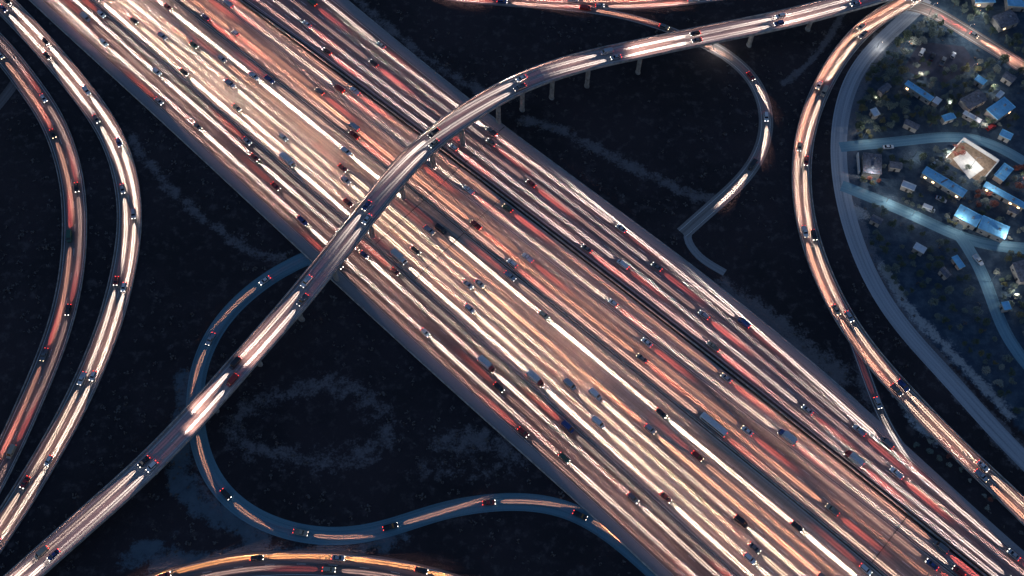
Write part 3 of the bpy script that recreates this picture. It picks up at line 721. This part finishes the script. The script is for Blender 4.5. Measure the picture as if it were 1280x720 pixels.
# ------------------------------------------------------------------ houses
ROOFB = plain('roof_pale_metal', (.22, .56, .80), .5, var=.12, scale=.6)
ROOFG = plain('roof_grey_shingle', (.11, .12, .15), .9, var=.35, scale=1.0)
ROOFW = plain('roof_white', (.70, .72, .72), .7, var=.1, scale=.6)
STUC = plain('stucco_wall', (.42, .38, .33), .9, var=.15, scale=.5)
WFR = plain('window_frame', (.6, .6, .58), .5)
LITW = glow('lit_window', (1, .62, .3), 4)
def house_obj(quad, hgt, roofm, label, style='flat', cat='house', name='house'):
    """quad: four roof corners in the photograph, at roof height"""
    Q = [at(u, v, hgt) for u, v in quad]
    c = sum(Q) / 4; e = Q[1] - Q[0]; e2 = Q[2] - Q[1]
    if np.linalg.norm(e[:2]) < np.linalg.norm(e2[:2]): Q = Q[1:] + Q[:1]; e = Q[1] - Q[0]
    a = math.atan2(e[1], e[0])
    L = (np.linalg.norm((Q[1] - Q[0])[:2]) + np.linalg.norm((Q[2] - Q[3])[:2])) / 2; Wd = (np.linalg.norm((Q[2] - Q[1])[:2]) + np.linalg.norm((Q[3] - Q[0])[:2])) / 2
    o = empty(name, (float(c[0]), float(c[1]), 0), a, label=label, cat=cat, group='houses in the neighbourhood right of the frontage road')
    w = MB(); l2, w2 = L / 2 - .35, Wd / 2 - .35; w.box(-l2, l2, -w2, w2, -.1, hgt - .2); w.build('wall', STUC, o)
    r = MB()
    if style == 'gable':
        rise = min(1.0, Wd * .16)
        r.add([(-L / 2, -Wd / 2, hgt - .19), (L / 2, -Wd / 2, hgt - .19), (L / 2, Wd / 2, hgt - .19), (-L / 2, Wd / 2, hgt - .19), (-L / 2, 0, hgt + rise), (L / 2, 0, hgt + rise)],
              [(0, 3, 2, 1), (0, 1, 5, 4), (2, 3, 4, 5), (1, 2, 5), (3, 0, 4)])
    else:
        r.box(-L / 2, L / 2, -Wd / 2, Wd / 2, hgt - .19, hgt)
        for (x0, x1, y0_, y1_) in ((-L / 2, L / 2, -Wd / 2, -Wd / 2 + .18), (-L / 2, L / 2, Wd / 2 - .18, Wd / 2), (-L / 2, -L / 2 + .18, -Wd / 2 + .18, Wd / 2 - .18), (L / 2 - .18, L / 2, -Wd / 2 + .18, Wd / 2 - .18)):
            r.box(x0, x1, y0_, y1_, hgt + .002, hgt + .2)
        k = int(L / 1.2)
        for j in range(1, k): r.box(-L / 2 + j * L / k - .03, -L / 2 + j * L / k + .03, -Wd / 2 + .2, Wd / 2 - .2, hgt + .002, hgt + .05)
    ro = r.build('roof', roofm, o)
    if L > 7:
        v = MB(); v.box(L * .2 - .5, L * .2 + .5, -.45, .45, hgt + .1, hgt + 1.0, inset=.06); v.build('vent_box', M['steel'], ro)
        v = MB(); v.tube((-L * .25, Wd * .12, hgt), (-L * .25, Wd * .12, hgt + 1.1), .14); v.build('chimney', M['concrete'], ro)
    nwin = max(1, int(L / 3.5))
    for j in range(nwin):
        for sy in (-1, 1):
            x = -l2 + (j + .5) * 2 * l2 / nwin
            if sy < 0 and j == nwin // 2:
                d = MB(); d.box(x - .45, x + .45, -w2 - .06, -w2 + .02, 0, 2.05); d.build('door', M['trim'], o); continue
            f = MB(); f.box(x - .65, x + .65, min(sy * (w2 - .02), sy * (w2 + .05)), max(sy * (w2 - .02), sy * (w2 + .05)), 1.0, 2.1); fo = f.build('window', WFR, o)
            g = MB(); g.box(x - .55, x + .55, min(sy * (w2 + .04), sy * (w2 + .07)), max(sy * (w2 + .04), sy * (w2 + .07)), 1.1, 2.0); g.build('pane', LITW if random.random() < .5 else M['glass'], fo)
    return o
house_obj([(1130, 104), (1136, 101), (1168, 122), (1163, 127)], 3.6, ROOFB, 'long narrow pale blue roofed building beneath the dark lot')
house_obj([(1165, 127), (1170, 121), (1178, 124), (1173, 131)], 2.8, ROOFW, 'small white roofed shed at the end of the long narrow blue roof', name='shed', cat='shed')
house_obj([(1232, 137), (1254, 122), (1270, 132), (1249, 150)], 4.2, ROOFB, 'square house with a bright blue flat roof near the right edge')
house_obj([(1199, 124), (1222, 112), (1236, 124), (1212, 136)], 3.6, ROOFG, 'grey roofed house just left of the square blue roofed one', 'gable')
house_obj([(1203, 141), (1207, 138), (1228, 150), (1224, 154)], 3.0, ROOFW, 'low white roofed outbuilding above the upper street', name='outbuilding', cat='building')
house_obj([(1079, 192), (1102, 192), (1102, 217), (1079, 217)], 3.8, ROOFG, 'grey square roofed house beside the frontage road between two streets')
house_obj([(1151, 214), (1160, 209), (1210, 239), (1202, 247)], 3.6, ROOFB, 'long blue roofed building lying below the lit courtyard')
house_obj([(1243, 218), (1255, 204), (1268, 211), (1254, 227)], 3.6, ROOFB, 'small blue roofed house right of the lit courtyard')
house_obj([(1229, 232), (1233, 227), (1284, 255), (1280, 262)], 3.2, ROOFB, 'very long thin blue roof running off the right edge')
house_obj([(1193, 270), (1200, 255), (1228, 270), (1221, 284)], 3.8, ROOFB, 'left wing house of the big angled blue roof above the lower street')
house_obj([(1222, 286), (1229, 269), (1263, 284), (1256, 298)], 4.0, ROOFB, 'right wing house of the big angled blue roof above the lower street')
house_obj([(1214, -14), (1240, -14), (1244, 0), (1222, 6)], 4.0, ROOFB, 'blue roofed house cut by the top edge, left of another')
house_obj([(1256, -10), (1284, -8), (1290, 12), (1262, 4)], 4.0, ROOFB, 'blue roofed house in the top right corner')
house_obj([(1240, 20), (1262, 12), (1276, 26), (1252, 36)], 3.6, ROOFG, 'dark grey gabled house below the top right blue roof', 'gable')
house_obj([(1190, 322), (1196, 318), (1206, 332), (1200, 337)], 2.6, ROOFB, 'tiny blue roofed shed left of the side street', name='shed', cat='shed')
house_obj([(1268, 330), (1290, 322), (1300, 345), (1276, 356)], 3.8, ROOFG, 'dark roofed house at the right edge below the lower street', 'gable')
more = [(1140, 155, 20, 8, 28), (1186, 146, 15, 9, -20), (1120, 206, 16, 9, 8), (1136, 232, 18, 8, 24), (1181, 226, 11, 7, -30), (1258, 168, 16, 9, 28), (1096, 274, 15, 9, 30), (1150, 310, 16, 9, 32), (1268, 262, 14, 8, 28), (1226, 100, 14, 8, 35), (1262, 96, 16, 10, 35), (1250, 118, 10, 7, -50), (1182, 340, 15, 8, 50), (1258, 382, 12, 9, 70), (1106, 110, 15, 9, -40), (1094, 140, 11, 8, 60)]
names_ = ['leafy gap above the upper street', 'trees just above the upper street', 'open ground right of the grey square roof', 'open ground left of the long blue roof', 'gap between the two biggest blue roofs', 'corner right of the courtyard and above the street', 'slope just below the lower street', 'middle of the dark wooded slope', 'right edge beside the big angled roof', 'strip right of the dark lot', 'right edge under the orange road', 'gap above the square blue roof', 'slope left of the side street', 'bank right of the side street', 'trees left of the long narrow blue roof', 'trees nearest the frontage road']
for i, (u, v, a_, b__, deg) in enumerate(more):
    ca_, sa_ = math.cos(R(deg)), math.sin(R(deg))
    q = [(u + x * ca_ - y * sa_, v + (x * sa_ + y * ca_) * .9) for x, y in ((-a_ / 2, b__ / 2), (a_ / 2, b__ / 2), (a_ / 2, -b__ / 2), (-a_ / 2, -b__ / 2))]
    rm, st, cn = [(ROOFG, 'gable', 'grey'), (ROOFB, 'flat', 'blue'), (ROOFG, 'gable', 'grey'), (ROOFW, 'flat', 'white')][i % 4]
    house_obj(q, 3.4, rm, 'small %s roofed house in the %s' % (cn, names_[i]), st)
# dark car park
Q = [at(*p, .018) for p in [(1150, 52), (1205, 58), (1222, 82), (1180, 104), (1128, 88)]]
link('car_park', mesh('car_park', Q, [(0, 4, 3, 2, 1)], plain('lot_asphalt', (.045, .05, .075), .9, var=.2, scale=.3)), kind='structure')
for i, (u, v) in enumerate([(1152, 66), (1165, 72), (1178, 78), (1191, 70)]):
    p = at(u, v, .03); vehicle(['suv', 'sedan', 'pickup', 'hatchback'][i], ['white', 'black', 'grey', 'silver'][i], p, R(60), '%s %s parked in the dark lot, %s from the left' % (['white', 'black', 'grey', 'silver'][i], SHOW[['suv', 'sedan', 'pickup', 'hatchback'][i]][0], nth(i + 1)), 'cars parked in the neighbourhood', parked=True)
for i, (u, v, k, c, wl) in enumerate([(1110, 184.5, 'sedan', 'white', 'parked on the upper street'), (1238, 160, 'suv', 'red', 'parked above the upper street'), (1160, 262, 'van', 'white', 'parked beside the lower street'), (1176, 250, 'sedan', 'silver', 'parked below the long blue roof'), (1222, 326, 'pickup', 'white', 'parked on the side street'), (1168, 205, 'sedan', 'white', 'parked left of the lit courtyard')]):
    p = at(u, v, .045); vehicle(k, c, p, R([5, 30, -28, -30, -62, 40][i]), '%s %s %s' % (c, SHOW[k][0], wl), 'cars parked in the neighbourhood', parked=True)
# lit courtyard
cy_ = [at(*p) for p in [(1203, 175), (1247, 203), (1225, 229), (1180, 200)]]
cc = sum(cy_) / 4
ct = empty('courtyard', (float(cc[0]), float(cc[1]), 0), label='brightly lit walled courtyard with white paving among blue roofs', cat='courtyard')
pv = [at(*p, .05) - cc for p in [(1191, 198), (1208, 189), (1230, 211), (1212, 224)]]
for p in pv: p[2] = .06
link('paving', mesh('paving', pv, [(0, 3, 2, 1)], plain('white_paving', (.62, .58, .52), .8, var=.1, scale=.8)), ct)
fl = [np.array([q[0] - cc[0], q[1] - cc[1], .03]) for q in cy_]
link('gravel_floor', mesh('gravel_floor', fl, [(0, 3, 2, 1)], plain('courtyard_gravel', (.22, .15, .10), .95, var=.3, scale=.8)), ct)
for a, b_ in ((0, 1), (1, 2), (3, 0)):
    P2 = np.array([fl[a], fl[b_]]); wall_along(P2, [(-.2, 0), (.2, 0), (.2, 2.0), (-.2, 2.0)], 'wall', M['cargo'], ct)
# white wall by frontage road
P2 = np.array([at(1071, 194), at(1073, 218)]); wall_along(P2, [(-.25, 0), (.25, 0), (.25, 2.2), (-.25, 2.2)], 'garden_wall', M['cargo'], label='short white garden wall facing the frontage road', cat='wall')

# ------------------------------------------------------------------ street lamps that light the trees and yards
def lamp(u, v, col, power, label, hgt=6.0, rz=0):
    p = at(u, v); o = empty('street_lamp', (float(p[0]), float(p[1]), 0), rz, label=label, cat='street lamp', group='lit lamps around the houses')
    m = MB(); m.tube((0, 0, 0), (0, 0, hgt), .11, .07); m.build('pole', M['steel'], o)
    m = MB(); m.tube((0, 0, hgt), (1.3, 0, hgt + .25), .05); m.build('arm', M['steel'], o)
    m = MB(); m.box(1.1, 1.75, -.16, .16, hgt + .2, hgt + .34, inset=.05); hd = m.build('lamp_head', M['steel'], o)
    m = MB(); m.box(1.15, 1.7, -.12, .12, hgt + .14, hgt + .198); m.build('lens', glow('lamp_lens', col, 40), hd)
    L = bpy.data.lights.new('lamp', 'POINT'); L.energy = power; L.color = (1, 1, 1); L.shadow_soft_size = .25
    q = bpy.data.objects.new('lamp_light', L); q.parent = o; q.location = (1.4, 0, hgt - .1); COL.objects.link(q)
ORG = (1, .42, .16); RDL = (1, .2, .1); WRM = (1, .78, .5)
lamp(1128, 62, RDL, 600, 'street lamp with a red glow among the trees beside the frontage road')
lamp(1212, 90, ORG, 500, 'amber street lamp below the dark lot')
lamp(1223, 160, RDL, 500, 'street lamp glowing red above the upper street')
lamp(1079, 172, ORG, 500, 'amber street lamp where the upper street leaves the frontage road')
lamp(1083, 224, RDL, 800, 'street lamp glowing red below the grey square roof')
lamp(1192, 188, ORG, 700, 'amber lamp at the upper left corner of the lit courtyard')
lamp(1214, 208, WRM, 2000, 'bright white lamp standing in the lit courtyard', hgt=7)
lamp(1192, 281, WRM, 700, 'warm lamp beside the lower street under the big blue roof')
lamp(1250, 301, ORG, 700, 'amber lamp at the corner where lower street and side street part')
lamp(1160, 20, ORG, 2600, 'amber street lamp at the road junction near the top edge', hgt=9)
lamp(1205, 46, ORG, 2200, 'amber street lamp beside the orange road above the houses', hgt=9)
lamp(892, 62, ORG, 700, 'amber lamp where the thin spur passes below the flyover', hgt=5)
lamp(1238, 352, WRM, 500, 'warm lamp beside the side street')
lamp(1230, 245, RDL, 350, 'red glowing lamp below the lit courtyard')

for (u, v, c_, pw, lb) in [(1096, 60, WRM, 425, 'added warm lamp at the upper end of the frontage road trees'), (1146, 96, ORG, 425, 'added amber lamp at the left end of the long narrow roof'), (1180, 134, WRM, 425, 'added warm lamp beside the small white shed'), (1088, 128, ORG, 510, 'added amber lamp in the thick trees beside the frontage road'), (1236, 112, WRM, 425, 'added warm lamp above the square blue roof'), (1274, 226, RDL, 350, 'added red glowing lamp at the right edge'), (1142, 196, WRM, 374, 'added warm lamp left of the long blue building'), (1108, 252, ORG, 510, 'added amber lamp along the lower street near its start'), (1140, 270, WRM, 374, 'added warm lamp halfway along the lower street'), (1262, 372, WRM, 510, 'added warm lamp on the bank right of the side street'), (1218, 20, ORG, 400, 'added amber lamp above the orange road in the top right'), (1246, 78, ORG, 510, 'added amber lamp just below the orange road'), (1180, 196, ORG, 510, 'added amber lamp outside the left corner of the courtyard')]:
    lamp(u, v, c_, pw, lb, hgt=4.0)  # extra lamps added for more small warm lights among the houses
# ------------------------------------------------------------------ trees
def leafmat(name, c1, c2):
    m, nt, b = newmat(name); tc = N(nt, 'ShaderNodeTexCoord'); gi = N(nt, 'ShaderNodeNewGeometry')
    f = noise(nt, tc.outputs['Object'], 2.0, 3)
    c = mix(nt, f, c1, c2); c = mix(nt, gi.outputs['Random Per Island'], c, mix(nt, .5, c, c2), )
    nt.links.new(c, b.inputs['Base Color']); b.inputs['Roughness'].default_value = .75; return m
LEAF = dict(dark=leafmat('leaves_dark', (.03, .05, .03), (.08, .11, .065)), grey=leafmat('leaves_grey_green', (.08, .11, .09), (.17, .21, .17)),
            olive=leafmat('leaves_olive', (.07, .075, .03), (.16, .15, .07)), rust=leafmat('leaves_rust', (.14, .04, .03), (.30, .09, .06)), pale=leafmat('leaves_pale', (.16, .18, .14), (.34, .35, .29)))  # rust: red shrubs, and crowns with warm lamp glow put into the colour
def crown_data(seed, spread=1.0):
    rnd = random.Random(seed); V = []; Fc = []
    lobes = [(rnd.uniform(-.55, .55), rnd.uniform(-.55, .55), rnd.uniform(-.25, .35), rnd.uniform(.3, .55)) for _ in range(7)]
    for lx, ly, lz, lr in lobes:
        for _ in range(75):
            d = Vector((rnd.gauss(0, 1), rnd.gauss(0, 1), rnd.gauss(0, 1))).normalized() * lr * rnd.uniform(.55, 1.08)
            c = Vector((lx, ly, lz)) + d; c.z *= .8
            t = Vector((rnd.gauss(0, 1), rnd.gauss(0, 1), rnd.gauss(0, .6))).normalized(); w = t.cross(Vector((rnd.gauss(0, 1), rnd.gauss(0, 1), 1))).normalized()
            s = rnd.uniform(.06, .13); b0 = len(V)
            V += [c - t * s, c - w * s * .6 + t * .02, c + t * s, c + w * s * .6]; Fc.append((b0, b0 + 1, b0 + 2, b0 + 3))
    return V, Fc
CR = {}
for k in LEAF:
    for sd in range(3):
        V_, F_ = crown_data(sd * 17 + 3); CR[k, sd] = mesh('crown', V_, F_, LEAF[k])
tm = MB(); tm.tube((0, 0, -.1), (0, 0, 1.0), .07, .035, n=7)
for k in range(5):
    q = k * 1.257; tm.tube((0, 0, .6 + k * .06), (.4 * math.cos(q), .4 * math.sin(q), 1.05), .03, .012, n=5)
TRK = tm.data('trunk', M['trunk'])
TN = {}; TREES = []
def tree(p, r, hgt, kind, place, cat='tree', name='leafy_tree'):
    colr = dict(dark='dark green', grey='grey green', olive='olive', rust='reddish', pale='pale')[kind]
    key = (colr, place); TN[key] = TN.get(key, 0) + 1
    o = empty(name, (float(p[0]), float(p[1]), 0), random.uniform(0, 6.28), label='%s %s, %s from the top %s' % (colr, cat, nth(TN[key]), place), cat=cat, group='trees and bushes ' + place)
    a = bpy.data.objects.new('crown', CR[kind, random.randrange(3)]); a.parent = o; a.scale = (r * 1.05, r * 1.05, hgt * .48); a.location = (0, 0, hgt * .62); COL.objects.link(a)
    b = bpy.data.objects.new('trunk', TRK); b.parent = o; b.scale = (r, r, hgt * .62); COL.objects.link(b)
    TREES.append((p[:2], r))
HQ = [(h.location.x, h.location.y, max(c.dimensions.x for c in h.children) * .5, max(c.dimensions.y for c in h.children) * .5, h.rotation_euler.z) for h in COL.objects if h.name.split('.')[0] in ('house', 'shed', 'outbuilding')]
def clear_of_houses(p, r):
    for hx, hy, a, b, z in HQ:
        dx, dy = p[0] - hx, p[1] - hy
        if abs(dx * math.cos(z) + dy * math.sin(z)) < a + r * .8 and abs(-dx * math.sin(z) + dy * math.cos(z)) < b + r * .8: return False
    return True
def cluster(poly, n, kinds, rr, hh, place, **k):
    us = [q[0] for q in poly]; vs = [q[1] for q in poly]; pts = []; tries = 0
    P = np.array(poly, float)
    while len(pts) < n and tries < n * 60:
        tries += 1; u = random.uniform(min(us), max(us)); v = random.uniform(min(vs), max(vs))
        if not inpoly(np.array([[u, v]]), P)[0]: continue
        p = at(u, v); r = random.uniform(*rr)
        if not clear_of_roads(p, r * .6) or not clear_of_houses(p, r): continue
        if any(np.linalg.norm(p[:2] - q[:2]) < .75 * (r + s) for q, s in TREES): continue
        if any(np.linalg.norm(p[:2] - q[0][:2]) < r for q in pts): continue
        TREES.append((p[:2], r)); pts.append((p, r, v))
    pts.sort(key=lambda t: t[2])
    for p, r, v in pts: tree(p, r, random.uniform(*hh) * (r / rr[1]) ** .5, random.choice(kinds), place, **k)
cluster([(1118, 60), (1160, 22), (1196, 44), (1170, 50), (1130, 72)], 16, ['grey', 'dark', 'pale', 'grey'], (1.6, 3.2), (4, 7), 'below the road junction')
cluster([(1072, 90), (1118, 66), (1130, 90), (1125, 120), (1150, 140), (1130, 165), (1068, 166), (1062, 130)], 34, ['grey', 'dark', 'dark', 'grey', 'olive'], (1.6, 3.4), (4, 7), 'between frontage road and long blue roof')
cluster([(1186, 92), (1222, 78), (1240, 74), (1246, 100), (1200, 112)], 14, ['grey', 'olive', 'pale', 'dark'], (1.4, 2.8), (3, 6), 'below the dark lot')
cluster([(1172, 120), (1200, 120), (1204, 160), (1160, 164), (1150, 140)], 12, ['dark', 'grey', 'dark'], (1.4, 2.8), (3, 6), 'above the upper street')
cluster([(1066, 168), (1090, 166), (1092, 173), (1066, 175)], 3, ['olive', 'rust'], (1.2, 1.8), (2, 4), 'at the start of the upper street')
cluster([(1076, 222), (1096, 222), (1098, 234), (1076, 232)], 4, ['rust', 'rust', 'olive'], (1.2, 2.2), (3, 4), 'below the grey square roof')
cluster([(1164, 190), (1180, 186), (1186, 205), (1168, 212)], 4, ['grey', 'pale'], (1.4, 2.2), (3, 5), 'left of the lit courtyard')
cluster([(1183, 185), (1206, 180), (1208, 192), (1190, 198)], 4, ['rust', 'olive', 'rust'], (1.0, 1.8), (2, 4), 'inside the lit courtyard')
cluster([(1214, 240), (1236, 238), (1246, 258), (1222, 262)], 6, ['rust', 'rust', 'pale'], (1.3, 2.2), (3, 5), 'below the lit courtyard')
cluster([(1262, 208), (1284, 206), (1284, 240), (1262, 232)], 6, ['rust', 'dark'], (1.4, 2.4), (3, 5), 'at the right edge by the small blue roof')
cluster([(1178, 268), (1194, 270), (1206, 288), (1190, 288)], 4, ['pale', 'olive'], (1.1, 1.8), (2, 4), 'left of the big angled blue roof')
cluster([(1226, 290), (1262, 298), (1262, 304), (1224, 296)], 4, ['olive', 'rust', 'pale'], (1.0, 1.5), (2, 3), 'below the big angled blue roof')
cluster([(1096, 240), (1130, 250), (1165, 266), (1160, 270), (1110, 255)], 6, ['grey', 'pale'], (.9, 1.4), (2, 3), 'along the lower street')
cluster([(1080, 250), (1140, 275), (1200, 320), (1232, 400), (1180, 420), (1110, 350), (1078, 290)], 24, ['dark', 'grey', 'dark'], (1.2, 2.4), (2, 5), 'on the slope below the lower street')
cluster([(1240, 318), (1284, 318), (1284, 430), (1262, 420), (1244, 360)], 18, ['olive', 'grey', 'pale', 'dark'], (1.2, 2.2), (3, 5), 'right of the side street')
cluster([(1200, 430), (1226, 410), (1290, 490), (1290, 550), (1250, 510)], 18, ['pale', 'grey', 'dark', 'olive'], (1.1, 2.2), (2, 5), 'on the verge beside the frontage road')
cluster([(1240, 60), (1284, 40), (1284, 118), (1262, 110)], 14, ['dark', 'dark', 'grey'], (1.5, 3.0), (4, 7), 'right of the orange road near the top right')
cluster([(1176, -10), (1212, -10), (1250, 36), (1236, 50), (1200, 26)], 14, ['dark', 'grey'], (1.4, 2.6), (4, 6), 'above the orange road at the top right')
cluster([(1140, 555), (1160, 548), (1250, 630), (1240, 645)], 12, ['pale', 'rust', 'grey'], (.9, 1.6), (1.5, 3), 'between the freeway and the orange ramp', cat='bush', name='bush')

cluster([(1058, 90), (1120, 60), (1240, 110), (1276, 160), (1160, 165), (1066, 165)], 40, ['dark', 'grey', 'dark', 'pale'], (1.1, 2.4), (3, 6), 'between the houses above the upper street')
cluster([(1070, 185), (1280, 215), (1284, 300), (1170, 275), (1075, 235)], 30, ['dark', 'grey', 'pale', 'dark'], (1.0, 2.2), (3, 5), 'between the houses around the courtyard')
cluster([(1080, 255), (1200, 310), (1236, 400), (1270, 470), (1180, 420), (1100, 340)], 34, ['dark', 'grey', 'dark'], (1.0, 2.4), (2, 5), 'across the lower wooded slope')
# scrub over the dark ground: uncountable, one mesh
V_ = []; F_ = []
rnd = random.Random(5)
polys = [(-20, -20, 1300, 740)]
cnt = 0
Gs = []
for _ in range(7500):
    u = rnd.uniform(-40, 1320); v = rnd.uniform(-60, 770); Gs.append(at(u, v)[:2])
Gs = np.array(Gs); okm = np.ones(len(Gs), bool)
for P, w in RAMPS.values(): okm &= dist_poly(Gs, P[::3]) > w / 2 + 1.2
s_ = Gs @ ax; t_ = Gs @ an
tl_, tr_ = np.interp(s_, SG, T['L']), np.interp(s_, SG, T['R'])
okm &= (t_ < np.minimum(tl_, tr_) - 1.2) | (t_ > np.maximum(tl_, tr_) + 1.2)
okm &= ~inpoly(Gs, town) | (np.random.rand(len(Gs)) < .25)
hq = [(h.location.x, h.location.y) for h in COL.objects if h.name.split('.')[0] in ('house', 'shed', 'outbuilding', 'courtyard')]
for h in hq: okm &= np.hypot(Gs[:, 0] - h[0], Gs[:, 1] - h[1]) > 7
dens = np.sin(Gs[:, 0] * .05 + 2) * np.cos(Gs[:, 1] * .043) + np.sin(Gs[:, 0] * .11 + Gs[:, 1] * .09) * .6
okm &= dens * 1.4 + np.random.rand(len(Gs)) * 1.8 > .9
for p in Gs[okm]:
    r = rnd.uniform(.3, 1.15) * (1.5 if rnd.random() < .08 else 1)
    for _ in range(7):
        d = Vector((rnd.gauss(0, 1), rnd.gauss(0, 1), abs(rnd.gauss(0, 1)))).normalized() * r
        c = Vector((p[0], p[1], .05)) + Vector((d.x, d.y, d.z * .7)) * rnd.uniform(.4, 1)
        t = Vector((rnd.gauss(0, 1), rnd.gauss(0, 1), rnd.gauss(0, .5))).normalized(); w = t.cross(Vector((0.1, rnd.gauss(0, 1), 1))).normalized(); s = r * .45
        b0 = len(V_); V_ += [c - t * s, c - w * s * .7, c + t * s, c + w * s * .7]; F_.append((b0, b0 + 1, b0 + 2, b0 + 3))
link('scrub', mesh('scrub', V_, F_, leafmat('scrub_leaves', (.025, .027, .025), (.13, .115, .11))), kind='stuff', label='low dry scrub scattered over the dark ground', cat='scrub')

# ------------------------------------------------------------------ dusk light
world = bpy.data.worlds.new('World'); scene.world = world; world.use_nodes = True
nt = world.node_tree; bg = nt.nodes['Background']
sky = nt.nodes.new('ShaderNodeTexSky'); sky.sky_type = 'NISHITA'; sky.sun_disc = False
SE, SR = R(7.0), R(250)
sky.sun_elevation = SE; sky.sun_rotation = SR; sky.ozone_density = 4.0; sky.air_density = 1.6; sky.dust_density = 0.0
tint = nt.nodes.new('ShaderNodeMix'); tint.data_type = 'RGBA'; tint.blend_type = 'MULTIPLY'; tint.inputs[0].default_value = 1
nt.links.new(sky.outputs[0], tint.inputs[6]); tint.inputs[7].default_value = (.60, .53, .68, 1)
nt.links.new(tint.outputs[2], bg.inputs[0]); bg.inputs[1].default_value = .15
sl = bpy.data.lights.new('sun', 'SUN'); sl.energy = .015; sl.angle = R(8); sl.color = (1, .9, .8)
so = bpy.data.objects.new('sun', sl); COL.objects.link(so)
dv = Vector((math.sin(SR) * math.cos(SE + .25), math.cos(SR) * math.cos(SE + .25), math.sin(SE + .25)))
so.rotation_euler = dv.to_track_quat('Z', 'Y').to_euler()

scene.view_settings.view_transform = 'Standard'; scene.view_settings.look = 'None'
scene.view_settings.exposure = 0.7; scene.view_settings.gamma = 1.0
scene.render.engine = 'CYCLES'
scene.cycles.use_light_tree = True; scene.cycles.max_bounces = 4; scene.cycles.diffuse_bounces = 2; scene.cycles.glossy_bounces = 2
scene.cycles.sample_clamp_indirect = 3.0; scene.cycles.sample_clamp_direct = 0.0
scene.cycles.use_denoising = True
